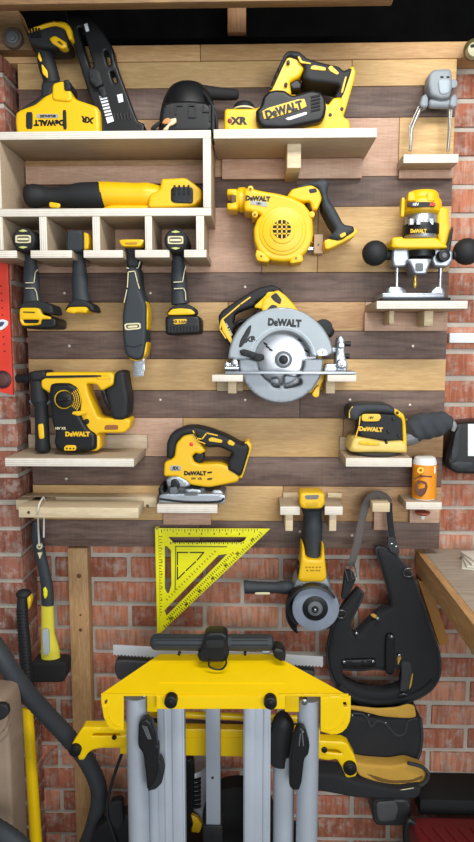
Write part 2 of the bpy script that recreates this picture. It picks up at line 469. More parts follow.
def pier(m):
    m.box((WX0, -.105, 0), (XP-.005, .0, ZTOP), 0); m.cv += [0]*len(m.f)
    brickwork(m, WX0, XP, 0, ZTOP, -.11, P(10, 581, -.11).z, XP+.005)
    brickwork(m, -.105, 0, 0, ZTOP, XP+.0, P(10, 581, -.11).z, -.105, axis='y')
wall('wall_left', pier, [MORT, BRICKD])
CONC = plastic('concrete', (128, 124, 118), .9, bump=.4, scale=80, var=.15)
o = struct(MB().box((-1.9, -4.5, -.06), (1.9, .12, 0), 0).build('floor', CONC, loc=(0, 0, 0)))
FELT = plastic('black_roof_felt', (7, 7, 7), 1., spec=0., bump=.5, scale=200)
o = struct(MB().box((-1.9, -4.5, 2.95), (1.9, .14, 3.0), 0).build('ceiling', FELT, loc=(0, 0, 2.95)))
o = struct(MB().box((-1.9, .02, za+.03), (1.9, .14, 2.949), 0).build('wall_top', FELT, loc=(0, .02, za+.03)))
# roof timbers
zb = P(200, 9, -.27).z
o = struct(MB().box((P(-60, 0, -.32).x, -.30, zb), (P(396, 0, -.32).x, -.27, zb+.13), .003).build('trim_1', JOIST))
x0 = P(227, 30, -.1).x; x1 = P(246, 30, -.1).x; zt = P(240, 46, -.1).z
o = struct(MB().box((x0, -.075, za+.0225), (x1, -.0505, 2.8), .003).build('trim_2', JOISTZ))
m = MB(); q = [P(-12, 8, -.1), P(17, 8, -.1), P(33, 50, -.1), P(-12, 50, -.1)]
m.add([(v.x, -.1, v.z) for v in q]+[(v.x, -.05, v.z) for v in q], [(0, 1, 2, 3), (7, 6, 5, 4), (0, 4, 5, 1), (1, 5, 6, 2), (2, 6, 7, 3), (3, 7, 4, 0)])
o = struct(m.build('trim_3', JOIST))
# wall plate in two lengths under the felt
za = P(237, 44, YB).z; zc = P(237, 61, YB).z
o = struct(MB().box((-1.7, YB, zc+.001), (P(200, 50, YB).x, .1, za), .002).build('trim_4', PINE))
o = struct(MB().box((P(200, 50, YB).x+.001, YB, zc+.001), (1.7, .1, za), .002).build('trim_5', PINE))
o = struct(MB().box((-1.7, -.05, za+.001), (1.7, .1, za+.022), .002).build('trim_6', FELT))

# round ceiling rose of grey plastic on the timber
t = thing('junction_disc', 'round dark grey ribbed disc on the sloping roof timber at top left', 'disc', loc=P(12, 37, -.1))
MB().disc(12, 37, 10, -.1, -.115).build('disc', plastic('smoky_disc', (92, 78, 66), .6), t)
MB().disc(12, 37, 6, -.115, -.119).disc(12, 37, 3, -.119, -.124).each('boss', GRD, t)

# ---------------------------------------------------------------- tool board
xl = P(33, 500, YB).x; xr = P(443.5, 440, YB).x
board = thing('tool_board', 'slatted board of alternating light and dark planks covering the brick wall', 'board', loc=Vector(((xl+xr)/2, YB+.02, P(237, 548, YB).z)))
rows = [(61, 87.5, 'L', [300, 352]), (87.5, 118.5, 'D', [200]), (118.5, 177, 'L', [250, 399]), (177, 207, 'D', [180]), (207, 272.5, 'L', [262, 318]),
        (272.5, 302, 'D', []), (302, 331, 'L', [228, 365]), (331, 359, 'D', [150]), (359, 390.5, 'L', [250]), (390.5, 418, 'D', [300]),
        (418, 457, 'L', [183, 343]), (457, 486, 'D', []), (486, 521, 'L', [283]), (521, 548, 'D', [200])]
WARM = wood('tan_plank', (160, 122, 82), (200, 162, 116), tint=.08)
for i, (a, b, k, js) in enumerate(rows):
    z1 = P(237, a, YB).z; z0 = P(237, b, YB).z; xs = [xl]+[P(j, (a+b)/2, YB).x for j in js]+[xr]
    for j in range(len(xs)-1):
        y = YB+random.uniform(0, .0025)+(.001 if k == 'D' else 0)
        mat = WAL if k == 'D' else [OAK, WARM, PINK][(i*2+j) % 3] if not (i == 4 and j == 2) else OAK
        if i in (0, 8): mat = OAK
        MB().box((xs[j]+.0006, y, z0+.0006), (xs[j+1]-.0006, YB+.02, z1-.0006), .001).build('plank', mat, board)
m = MB()
for px, py in ((64, 293), (150, 293), (69, 346), (245, 287), (245, 400), (413, 346), (410, 405), (350, 400), (300, 532), (352, 536), (413, 425), (66, 479), (225, 479), (320, 190), (160, 400)):
    m.disc(px, py, 1.5, YB+.004, YB-.0015, 12)
m.each('screw', plastic('screw_head', (190, 180, 165), .4, metal=.5), board)
# pale support blocks that stand on the planks are parts of each shelf below
bat = MB().box((P(69, 600, -.04).x, -.04, .0), (P(88.5, 600, -.04).x, 0, P(80, 548, -.04).z-.001), .002)
tag(bat.build('timber_batten', STUD), 'upright knotty timber batten against the brick wall below the board', 'batten')
m = MB()
for px, py, r in ((79, 576, 2.4), (80.5, 615, 1.2), (80.5, 630, 1.8)): m.disc(px, py, r, -.0405, -.0409, 10)
kn = m.each('knot', plastic('knot_wood', (112, 66, 38), .7), bpy.data.objects['timber_batten'])

def shelf_box(m, x0, x1, yt, yb, yf=YF, yback=YB, front=1): return m.pbox(x0, yt, x1, yb, yback-.0008, yf, .0012, front_mi=front)
PM = [PLY, PE_H, PE_V]
# ---- big shelf box with pigeon holes (one fixed unit)
u = thing('shelf_unit', 'plywood shelf box with four pigeon holes and slotted ledges at upper left', 'shelf', loc=P(100, 258, YB))
def zof(py, yf=YF, px=150): return P(px, py, yf).z
XL = XP+.012 - .0
XLf = P(-6, 170, YF).x
XR = P(211, 170, YF).x
def ub(name, x0, x1, z0, z1, yb=YB-.001, yf=YF, mats=PM, fr=1): MB().box((x0, yf, z0), (x1, yb, z1), .001, front_mi=fr).build(name, mats, u)
XL = max(XLf, XP+.002)
tk = zof(130.5)-zof(138.5)
# the box runs in front of the pier on the left
def ubl(name, z0, z1, fr=1):
    m = MB().box((XL, YF, z0), (XR, YB-.001, z1), .001, front_mi=fr)
    m.box((XLf, YF, z0), (XL, -.112, z1), .001, front_mi=fr); m.build(name, PM, u)
ubl('top_panel', zof(138.5), zof(130.5)); ubl('bottom_panel', zof(216), zof(208))
ub('side_panel', P(203, 170, YF).x, XR, zof(208)+.0003, zof(138.5)-.0003, fr=2)
ub('side_panel', XL+.0, XL+.016, zof(208)+.0003, zof(138.5)-.0003, fr=2)
ub('side_panel', XL+.0, XL+.016, zof(249.5), zof(216)-.0003, fr=2)
ub('back_rail', XL+.02, P(202, 170, YF).x, P(100, 184, YB-.014).z, P(100, 166, YB-.014).z, yf=YB-.014, mats=PINK, fr=0)
ub('back_rail', P(203, 170, YF).x+.002, P(203, 170, YF).x+.015, P(100, 184, YB-.014).z, P(100, 166, YB-.014).z, yf=YB-.014, mats=PINK, fr=0)
for a, b in ((39.5, 47), (92.5, 100), (145, 152), (196, 204)):
    ub('divider', P(a, 235, YF).x, P(b, 235, YF).x, zof(250), zof(216)-.0003, fr=2)
led = [(-12, 17), (30.5, 72), (83.5, 123), (135, 169.5), (184, 206.5)]
for a, b in led:
    xa = P(a, 254, YF).x; xb = P(b, 254, YF).x
    if a < 0: ub('ledge', xa, xb, zof(257.5), zof(249.8)-.0003, yb=-.112)
    else: ub('ledge', xa, xb, zof(257.5), zof(249.8)-.0003)
ub('ledge', XL+.001, P(17, 254, YF).x, zof(257.5), zof(249.8)-.0003, yf=-.111, fr=0)

def shelf(name, label, x0, x1, yt, yb, yf=YF, lip=None, brackets=(), backs=(), mats=PM):
    t = thing(name, label, 'shelf', (x0+x1)/2, yb, YB)
    a = P(x0, yt, yf); t.location = Vector((P((x0+x1)/2, yt, YB).x, YB, P(x0, yb, yf).z))
    MB().pbox(x0, yt, x1, yb, YB-.001, yf, .0012, front_mi=1).build('shelf_top', mats, t)
    zt = (P(x0, yb, yf).z+P(x1, yb, yf).z)/2
    for bx0, bx1, by, byf in brackets:     # bracket blocks under the shelf
        q0 = P(bx0, by, byf); q1 = P(bx1, by, byf)
        MB().box((q0.x, byf, q0.z), (q1.x, YB-.001, zt-.0005), .002).build('bracket', PALEW, t)
    for bx0, by0, bx1, by1, mt in backs:   # pieces screwed flat to the board
        q0 = P(bx0, by0, YB-.014); q1 = P(bx1, by1, YB-.014)
        ztop = min(q0.z, zt-.0005)
        MB().box((q0.x, YB-.014, q1.z), (q1.x, YB-.001, ztop), .0015).build('back_board', mt, t)
    if lip:
        ztp = P(x0, yt, yf).z
        q0 = P(lip[0], lip[1], YB-.016); q1 = P(lip[2], lip[1], YB-.016)
        MB().box((q0.x, YB-.016, ztp+.0005), (q1.x, YB-.001, q0.z), .0015).build('back_board', PLY, t)
    return t
Z = {}
shelf('wall_shelf', 'plywood shelf with central bracket holding the planer, right of the shelf box', 213.5, 377, 128.5, 138, backs=[(222, 150, 362, 178, PINK)], brackets=[(287, 301, 168, -.2)])
Z['planer'] = P(300, 128.5, YF).z; Z['nailer'] = P(100, 130.5, YF).z
shelf('wall_shelf', 'short pale shelf at top right under the grey two-legged model', 403.5, 458.5, 154, 163, yf=-.13, backs=[(399.5, 160, 453.5, 178, PINK)])
Z['model'] = P(430, 154, -.13).z
shelf('wall_shelf', 'pale shelf under the plunge router with two bracket blocks', 376.7, 467.7, 300.8, 308.8, yf=-.215, brackets=[(389, 394, 324, -.15), (424, 433, 326, -.15)], backs=[(365, 305, 443, 331, PINK)])
Z['router'] = P(420, 300.8, -.215).z
shelf('wall_shelf', 'wide plywood shelf on the left with a back board under the rotary hammer', 5, 134, 458.2, 466.5, lip=(28, 434.5, 147))
Z['sds'] = P(70, 458.2, YF).z
shelf('wall_shelf', 'small pale shelf with square backing under the jigsaw', 157, 217.5, 504.5, 513, yf=-.19, backs=[(163, 510, 211, 525, PINK)])
Z['jig'] = P(190, 504.5, -.19).z
shelf('wall_shelf', 'pale plywood shelf at right under the orbital sander', 345.8, 412, 458, 466.8, yf=-.2, lip=(340, 437, 404))
Z['sander'] = P(380, 458, -.2).z
shelf('wall_shelf', 'tiny holed shelf at far right gripping the upside-down glue bottle', 406, 441.8, 502, 509.5, yf=-.15, backs=[(410, 509, 439, 523, PINK)])
Z['glue'] = P(425, 502, -.15).z

# slotted hammer rack
t = thing('slotted_rack', 'pale softwood rack with a long slot, hung with the axe, lower left', 'rack', loc=P(85, 520, YB))
zt = P(80, 507.6, -.23).z; zb = P(80, 518, -.23).z
m = MB()
m.box((P(18.5, 512, -.23).x, -.23, zb), (P(138.5, 512, -.23).x, -.15, zt), .0015)
m.build('front_rail', PALEW, t)
MB().box((P(20, 512, -.23).x, -.1495, zb+.0005), (P(34, 512, -.23).x, -.112, zt-.0005), .001).box((XP+.003, -.1495, zb+.0005), (P(42, 512, -.23).x, -.1125, zt-.0005), .001).build('end_block', PALEW, t)
MB().box((XP+.003, -.112, zb+.0005), (P(156.5, 500, -.112).x, YB-.001, zt), .0015).build('back_rail', PALEW, t)
m = MB().disc(28.5, 512.5, 1.6, -.228, -.2315, 12).disc(147.5, 506, 1.6, -.11, -.1135, 12); m.each('screw', plastic('dark_screw', (96, 88, 78), .4, metal=.6), t)

# pegs for the grinder
for i, (a, b, c, d) in enumerate(((280.2, 300, 285.5, 293), (324.7, 342.8, 329.5, 336.5))):
    t = thing('grinder_peg', ['pale wooden T-shaped peg left of the angle grinder head', 'pale wooden T-shaped peg right of the angle grinder head'][i], 'peg', (a+b)/2, 528, YB, group='wooden pegs holding the grinder')
    yf = -.175
    MB().pbox(a, 506.5, b, 515, YB-.001, yf, .001, front_mi=1).build('ledge', PM, t)
    zt = P(a, 515, yf).z
    MB().box((P(c, 520, yf+.01).x, yf+.012, P(c, 531, yf+.012).z), (P(d, 520, yf+.01).x, YB-.001, zt-.0005), .001).build('bracket', PALEW, t)
    MB().box((P(a+3, 498, YB-.016).x, YB-.016, P(a, 506.5, yf).z+.0005), (P(b-1, 498, YB-.016).x, YB-.001, P(a, 493, YB-.016).z), .001).build('back_board', PALEW, t)
t = thing('strap_peg', 'single wooden peg carrying the strap of the black tool belt', 'peg', 381, 512, YB)
MB().pbox(372.5, 503, 390, 512, YB-.001, -.15, .0015).build('peg', PALEW, t)
MB().box((P(374, 520, YB-.012).x, YB-.012, P(374, 530, YB-.012).z), (P(388, 520, YB-.012).x, YB-.001, P(380, 512, -.15).z-.001), .001).build('back_board', PINK, t)
# ================================================================ tools on the top shelves
def XR(px, py, h, yf, parent, mat=BKP, rot=0, flip=False): return text('XR', px, py, h, yf, mat, parent, rot, bold=.06, wide=1.15, flip=flip)
# ---- nail gun
q = Zm(10, 10, 3.386); fz = Z['nailer']+.001; yc = -.15
t = thing('nail_gun', 'yellow and black cordless nail gun leaning its long black magazine, top left', 'nail gun', loc=Vector((P(70, 125, yc).x, yc, fz)))
MB().puff(q((20, 350), (35, 338), (85, 320), (118, 292), (140, 282), (150, 255), (198, 255), (216, 300), (292, 325), (302, 338), (306, 405), (302, 440), (24, 440), (18, 380)), -.11, -.195, .018, fz=fz).build('motor_housing', YEL, t)
MB().puff(q((144, 250), (178, 240), (200, 258), (214, 302), (200, 312), (142, 306)), -.14, -.2, .008).build('nose_block', YEL, t)
MB().puff(q((181, 238), (198, 234), (206, 262), (202, 272), (184, 272)), -.14, -.205, .004).build('depth_wheel', BLK, t)
MB().puff(q((22, 345), (60, 318), (98, 295), (122, 262), (140, 262), (140, 290), (92, 325), (36, 345)), -.115, -.19, .012).build('battery', BLK, t)
MB().puff(q((105, 245), (140, 238), (205, 240), (202, 268), (183, 272), (180, 262), (150, 262), (142, 292), (106, 300)), -.118, -.192, .01).build('end_cap', BLK, t)
MB().tube(q((112, 118), (118, 150), (127, 190), (140, 235), (142, 268)), [8, 8.5, 9, 8.5, 9], -.15, smooth=4, flat=.9).build('handle', BLK, t)
m = MB()
for a in (((97, 140), (94, 160), (102, 176), (108, 170)), ((106, 180), (110, 215), (128, 232), (126, 205))): m.puff(q(*a), -.17, -.176, .002)
m.each('grip_inlay', YEL, t)
MB().puff(q((58, 84), (72, 66), (150, 48), (182, 55), (200, 110), (196, 128), (150, 132), (100, 128), (66, 112)), -.115, -.185, .018).build('head', BLK, t)
MB().puff(q((60, 74), (66, 62), (142, 36), (190, 40), (206, 58), (214, 104), (198, 100), (184, 62), (150, 52), (72, 76)), -.11, -.190, .01).build('head_cover', YEL, t)
MB().puff(q((132, 96), (152, 86), (190, 108), (192, 126), (176, 132), (142, 112)), -.165, -.192, .006).build('trigger_guard', YEL, t)
MB().puff(q((158, 108), (166, 103), (180, 116), (176, 122)), -.185, -.193, .002).build('trigger', plastic('dark_amber', (120, 84, 20), .5), t)
MB().puff(q((185, 0), (205, -10), (262, 5), (285, 35), (320, 80), (350, 130), (355, 170), (430, 375), (456, 385), (456, 440), (275, 440), (275, 394), (300, 392), (216, 120), (195, 45)), -.13, -.172, .007,
    holes=[q((228, 60), (246, 60), (284, 190), (272, 200)), q((318, 140), (330, 138), (342, 180), (332, 192)), q((338, 210), (350, 208), (362, 244), (352, 250))], fz=fz, chh=2).build('magazine', BKP, t)
m = MB()
for k in range(4): a = 100+0*k; m.tube(q((68+10*k, 62), (72+10*k, 92)), 1.0, -.19)
m.build('belt_hook', BKP, t)
m = MB().puff(q((264, 195), (300, 200), (316, 250), (290, 262), (270, 240)), -.17, -.188, .004).puff(q((296, 262), (318, 256), (330, 290), (310, 296)), -.17, -.18, .003)
m.build('magazine_latch', BLK, t)
m = MB()
for k in range(9):
    a = q((318+k*11, 350), (322+k*11, 372)) ; m.tube([(*a[0], -.171), (*a[1], -.171)], .9, seg=6)
m.build('cooling_rib', BKP, t)
MB().puff(q((302, 292), (326, 288), (352, 376), (330, 384)), -.171, -.1735, .0008, ch=0).build('sticker', PAPER, t, label='white barcode sticker')
o = [c for c in t.children if c.name.startswith('sticker')][0]; m = MB()
for k in range(7): a = q((306+k*2.6, 296+k*11), (327+k*3, 291+k*11)); line(m, a, .9, -.174)
m.build('barcode', BKP, o)
MB().puff(q((362, 287), (380, 283), (384, 310), (368, 314)), -.171, -.173, .0006, ch=0).puff(q((250, 48), (262, 44), (268, 70), (258, 74)), -.171, -.173, .0006, ch=0).each('size_sticker', PAPER, t)
m = MB().puff(q((54, 345), (76, 345), (76, 402), (54, 402)), -.193, -.197, .001, ch=1).puff(q((178, 338), (190, 338), (192, 404), (180, 404)), -.193, -.197, .001, ch=1); m.each('bumper', BLK, t)
MB().puff(q((90, 352), (165, 352), (165, 366), (90, 366)), -.19, -.1965, .0005, ch=1).build('badge', BADGE, t)
text('DeWALT', *q((132, 382))[0], 5.0, -.1955, BKP, t, 180, bold=.07, wide=1.05)
text('BRUSHLESS', *q((128, 359))[0], 2.2, -.197, BKP, t, 180)
XR(*q((262, 372))[0], 5.2, -.1955, t, rot=172)

# ---- black breathing mask / dust lid
q = Zm(150, 40, 4.31)
t = thing('dust_mask', 'domed black face mask with ribbed front lying on top of the shelf box', 'mask', loc=Vector((P(187, 128, -.15).x, -.15, fz)))
c = P(*q((165, 390))[0], -.15); r = 30*S(187, 120, -.15); c.z = fz
m = MB(); n = 14; seg = 36; vs = []; fs = []
for i in range(n+1):
    a = PI/2*i/n
    for k in range(seg):
        b = 2*PI*k/seg; vs.append(c+Vector((r*math.cos(a)**.6*math.cos(b), .062*math.cos(a)**.6*math.sin(b), r*1.85*math.sin(a))))
for i in range(n):
    for k in range(seg): x = i*seg+k; y = i*seg+(k+1) % seg; fs.append((x, y, y+seg, x+seg))
fs.append(tuple(range(seg-1, -1, -1))); m.add(vs, fs).build('shell', BKP, t)
MB().puff(q((60, 275), (90, 264), (170, 260), (240, 268), (262, 282), (270, 310), (272, 420), (60, 420), (44, 400), (42, 330), (48, 295)), -.16, -.222, .014, fz=fz).build('filter_cover', BKP, t)
m = MB()
for x0, x1, y0, y1 in ((70, 82, 280, 360), (108, 140, 276, 284), (106, 114, 276, 320), (162, 168, 278, 330), (162, 196, 276, 284), (190, 197, 278, 330), (162, 196, 326, 334), (225, 232, 280, 310), (225, 262, 304, 311), (254, 262, 280, 350), (268, 278, 280, 400)):
    m.puff(q((x0, y0), (x1, y0), (x1, y1), (x0, y1)), -.219, -.2255, .001, ch=0)
m.build('raised_rib', BLK, t)
MB().tube([(*q((140, 210))[0], -.17), (*q((215, 215))[0], -.175), (*q((255, 260))[0], -.2), (*q((282, 320))[0], -.21), (*q((290, 395))[0], -.2)], 1.6, smooth=4).build('rim_seal', BLK, t)
MB().tube([(*q((220, 225))[0], -.13), (*q((300, 232))[0], -.125), (*q((372, 236))[0], -.12)], [7, 6, 5], smooth=3, dome=True).build('hose_arm', BKM, t)
MB().tube([(*q((60, 350))[0], -.20), (*q((25, 370))[0], -.215), (*q((12, 388))[0], -.21), (*q((40, 396))[0], -.205)], 2, smooth=4).build('strap', FAB, t)
t = thing('keepsake_figurine', 'tiny tan carved keepsake in front of the black mask', 'figurine', loc=Vector((P(168, 128, -.228).x, -.229, fz)))
MB().puff(q((50, 356), (62, 340), (78, 334), (92, 342), (95, 352), (84, 360), (60, 362)), -.2245, -.2345, .004).build('top', plastic('tan_wood', (206, 142, 84), .6), t)
MB().puff(q((88, 340), (112, 335), (114, 352), (104, 362), (80, 372), (72, 420), (50, 420), (56, 385), (78, 362)), -.225, -.234, .003, fz=fz).build('body', plastic('pale_wood', (226, 206, 170), .6), t)

# ---- planer
q = Zm(250, 40, 4.31); fz = Z['planer']+.001
t = thing('planer', 'yellow and black cordless hand planer with large black belt cover', 'planer', loc=Vector((P(290, 128, -.15).x, -.15, fz)))
MB().puff(q((-110, 302), (-100, 296), (30, 296), (90, 255), (100, 235), (180, 235), (300, 235), (335, 282), (358, 250), (395, 245), (402, 330), (428, 345), (432, 378), (428, 420), (-112, 420)), -.11, -.19, .008, fz=fz).build('body', YEL, t)
MB().puff(q((84, 214), (128, 110), (152, 66), (200, 60), (238, 120), (214, 160), (190, 172), (172, 182), (180, 240), (84, 245)), -.118, -.182, .012).build('handle_front', YEL, t)
MB().puff(q((388, 250), (418, 170), (430, 118), (444, 112), (458, 140), (404, 330), (385, 330)), -.112, -.188, .006).build('battery_mount', YEL, t)
MB().puff(q((84, 212), (100, 160), (148, 60), (165, 44), (212, 48), (250, 80), (322, 100), (382, 112), (404, 132), (440, 116), (446, 128), (402, 256), (362, 250), (388, 196), (330, 188), (262, 182), (226, 165), (236, 122), (205, 84), (172, 72), (158, 78), (96, 212)), -.105, -.190, .015, rx=.009).build('handle', BLK, t)
m = MB()
for a in (((205, 72), (214, 70), (224, 90), (262, 98), (262, 104), (218, 98)), ((262, 116), (274, 108), (326, 118), (326, 132), (262, 126)), ((336, 120), (350, 108), (372, 130), (384, 142), (376, 150), (346, 134)), ((392, 225), (410, 158), (418, 156), (400, 228))): m.puff(q(*a), -.186, -.1925, .001)
m.each('grip_inlay', YEL, t)
MB().puff(q((168, 196), (180, 172), (208, 170), (224, 190), (218, 212), (180, 214)), -.13, -.17, .006).build('trigger', BKP, t)
MB().puff(q((46, 285), (56, 245), (78, 222), (110, 214), (150, 216), (182, 240), (262, 215), (304, 222), (324, 246), (330, 290), (322, 330), (306, 350), (250, 362), (150, 382), (50, 378), (28, 350), (24, 305)), -.185, -.222, .012).build('belt_cover', BKP, t)
MB().puff(q((52, 300), (232, 248), (246, 290), (62, 346)), -.219, -.2235, .0008, ch=1).build('name_plate', YEL, t, label='yellow name plate')
MB().puff(q((150, 338), (244, 308), (246, 320), (168, 346)), -.219, -.2232, .0008, ch=1).build('rating_label', PAPER, t)
text('DeWALT', *q((146, 300))[0], 7.2, -.2237, BKP, t, 15.5, bold=.07, wide=.9)
m = MB()
for k in range(5): m.puff(q((262, 242+k*15), (300, 232+k*15), (304, 240+k*15), (264, 250+k*15)), -.219, -.2245, .001, ch=0)
m.build('vent_fin', CREASE, t)
m = MB(); 
for x, y in ((155, 190), (165, 94), (346, 322), (396, 296)): m.disc(*q((x, y))[0], 1.8, -.18, -.1915, 12)
m.each('screw', BKP, t)
MB().disc(*q((-87, 347))[0], 2.3, -.185, -.193, 14).build('depth_stud', DRED, t)
XR(*q((-48, 348))[0], 6.6, -.1905, t)
c = P(*Zm(150, 40, 4.31)((405, 300))[0], -.14); s_ = S(244, 95, -.14)
zk = c.z
MB().lathe((c.x, -.14, fz+.02), (0, 0, 1), [(0, 5.5*s_), (.004, 5*s_), (zk-fz-.038, 4.6*s_), (zk-fz-.036, 8*s_), (zk-fz-.032, 10.4*s_), (zk-fz-.022, 11*s_), (zk-fz-.012, 10.2*s_), (zk-fz-.005, 8*s_), (zk-fz-.001, 3*s_)]).build('front_knob', BLK, t)
MB().lathe((c.x, -.14, zk-.004), (0, 0, 1), [(0, 10.9*s_), (.0005, 11.25*s_), (.004, 11.2*s_), (.0045, 10.8*s_)]).build('knob_ring', CREAM, t)

# ---- two legged grey model (plain stand-in)
q = Zm(350, 40, 3.823); fz = Z['model']+.001
t = thing('walking_model', 'small grey two-legged mechanical model standing on the top right shelf', 'model', loc=Vector((P(431, 154, -.1).x, -.1, fz)))
MB().puff(q((302, 130), (320, 112), (384, 110), (390, 130), (392, 180), (380, 222), (345, 226), (308, 212), (298, 170)), -.075, -.125, .012).build('body', GRY, t)
MB().puff(q((336, 150), (384, 150), (378, 205), (344, 206)), -.12, -.129, .003).build('front_panel', plastic('light_grey_paint', (166, 178, 186), .5), t)
m = MB()
for x0, x1 in ((346, 358), (370, 381)): m.puff(q((x0, 138), (x1, 138), (x1, 144), (x0, 144)), -.12, -.127, .001, ch=0)
m.each('slot', CREASE, t)
MB().tube([(*q((308, 244))[0], -.1), (*q((384, 246))[0], -.1)], 4.6, dome=True).build('hip_bar', GRY, t)
for x in (312, 396):
    MB().disc(*q((x, 166))[0], 4.2, -.085, -.115, 20).build('side_boss', GRY, t)
for x, y, fx in ((286, 234, 230), (398, 234, 374)):
    l = MB().puff(q((x-20, y+14), (x-12, y-18), (x+4, y-30), (x+14, y-12), (x+12, y+20), (x-6, y+26)), -.085, -.118, .008).build('leg', GRY, t)
    MB().tube([(*q((x-14 if fx < 300 else x-16, y+20))[0], -.1), (*q((fx+6, 340))[0], -.098), (*q((fx, 424))[0], -.1)], [1.6, 1.7, 1.5]).tube([(*q((x-24 if fx < 300 else x-8, y+20))[0], -.106), (*q((fx-2 if fx < 300 else fx+10, 330))[0], -.104), (*q((fx, 424))[0], -.106)], .8).build('shin', plastic('model_silver', (170, 168, 160), .35, metal=.6), l)
    b = P(*q((fx, 430))[0], -.1)
    MB().lathe((b.x, -.1, fz), (0, 0, 1), [(0, .011), (.002, .011), (.004, .008), (.008, .003)], 16).build('foot', GRD, l)

# ---- round ornament on the plate at top right
t = thing('round_ornament', 'round olive glazed ornament with pale face cut off at the top right corner', 'ornament', loc=P(474, 62, -.09))
MB().ball(474, 50, 10.5, -.095, (1, .9, 1)).build('body', OLIVE, t)
MB().disc(475, 49, 7.2, -.11, -.1295).build('face_disc', PALE, t)
MB().puff([(470, 45), (477, 43), (478, 46), (471, 48)], -.127, -.1305, .001).each('slot', CREASE, t)

# ---- reciprocating saw in the shelf box
q = Zm(0, 120, 2.1545); fz = zof(208)+.001
t = thing('reciprocating_saw', 'long black and yellow reciprocating saw lying inside the shelf box', 'saw', loc=Vector((P(110, 205, -.15).x, -.15, fz)))
MB().tube([(*q((62, 164))[0], -.14), (*q((72, 164))[0], -.14), (*q((82, 164))[0], -.14), (*q((100, 165))[0], -.14), (*q((130, 165))[0], -.14), (*q((175, 163))[0], -.14), (*q((218, 163))[0], -.14), (*q((228, 163))[0], -.14)], [10.5, 11.8, 11.2, 9.2, 9.5, 12.6, 13.2, 12.4], smooth=3, seg=28).build('nose_boot', BLK, t)
MB().tube([(*q((56, 163))[0], -.14), (*q((63, 163))[0], -.14)], [9, 11]).build('blade_clamp', BKP, t)
MB().puff(q((106, 176), (130, 180), (128, 190), (106, 188)), -.16, -.168, .003).build('lever', YEL, t)
MB().tube([(*q((214, 163))[0], -.14), (*q((222, 162))[0], -.14), (*q((290, 163))[0], -.14), (*q((318, 163))[0], -.14), (*q((350, 165))[0], -.14)], [12.4, 13, 12.2, 12.4, 9.5], smooth=3, seg=28).build('motor_housing', YEL, t)
MB().puff(q((322, 160), (344, 150), (348, 126), (366, 126), (400, 124), (420, 138), (434, 150), (434, 172), (418, 186), (350, 190), (318, 190)), -.105, -.178, .01, fz=fz).build('handle', YEL, t)
m = MB().puff(q((368, 144), (412, 144), (416, 150), (416, 176), (412, 180), (368, 178)), -.17, -.181, .002); m.build('battery_socket', BKP, t)
m = MB()
for k in range(4): m.puff(q((374+k*10, 140), (378+k*10, 140), (378+k*10, 160), (374+k*10, 160)), -.179, -.184, .0008, ch=0)
m.build('rail', BKM, t)
m = MB(); m.puff(q((220, 190), (240, 183), (330, 184), (330, 192), (222, 194)), -.12, -.165, .005); m.build('seam_flange', YEL, t)

# ================================================================ pigeon-hole drills
def drill(name, label, cx, cy, hx, top, foot, kind):
    yh = -.175
    t = thing(name, label, 'drill', loc=P(hx, foot, yh))
    r = 12*S(cx, cy, -.245); c = P(cx, cy, -.245)
    if kind == 'cap':
        MB().lathe((c.x, -.245, c.z), (0, 1, 0), [(0, r*.78), (.004, r*.95), (.012, r), (.05, r*.98), (.06, r*1.02), (.11, r*.95), (.13, r*.6), (.165, r*.45)], 36).build('motor_housing', BLK, t)
        MB().puff([(cx-7.5, cy-4), (cx+7.5, cy-4), (cx+7.8, cy), (cx+7.5, cy+4), (cx-7.5, cy+4), (cx-7.8, cy)], -.243, -.2475, .001, ch=1, holes=[[(cx-6.2, cy-2.7), (cx+6.2, cy-2.7), (cx+6.2, cy+2.7), (cx-6.2, cy+2.7)]]).build('badge_frame', CREAM, t)
        MB().puff([(cx-5.6, cy-1.2), (cx+5.6, cy-1.2), (cx+5.6, cy+1.2), (cx-5.6, cy+1.2)], -.243, -.2465, .0008, ch=0).build('badge', CREAM, t)
        m = MB()
        for s2 in (-1, 1): m.puff([(cx-5, cy+s2*8), (cx, cy+s2*9.8), (cx+5, cy+s2*8), (cx, cy+s2*7)], -.24, -.2465, .0008)
        m.each('vent', plastic('vent_lime', (196, 200, 120), .5), t)
    else:
        MB().puff([(cx-8.5, cy-8), (cx-6, cy-11), (cx+6, cy-11), (cx+8.5, cy-8), (cx+8.5, cy+8), (cx+6, cy+11), (cx-6, cy+11), (cx-8.5, cy+8)], -.11, -.226, .009).build('motor_housing', BLG, t)
        for k in range(5): MB().puff([(cx-6.8+k*3.2, cy-8.5), (cx-5.6+k*3.2, cy-8.5), (cx-5.6+k*3.2, cy+8), (cx-6.8+k*3.2, cy+8)], -.22, -.229, .001, ch=0).build('grip_rib', BLG, t)
        MB().puff([(cx+8, cy-9), (cx+13.5, cy-7.5), (cx+14.5, cy), (cx+13.5, cy+8), (cx+8, cy+9)], -.12, -.215, .006).build('side_cap', YEL, t)
    # handle
    MB().tube([(hx-1.5, top-6), (hx-1.5, top+10), (hx-.5, top+28), (hx, foot-14), (hx+1, foot-4)], [5.8, 6.2, 8, 8, 9.5], yh, smooth=4, flat=.8).build('handle', BLG, t)
    return t, yh
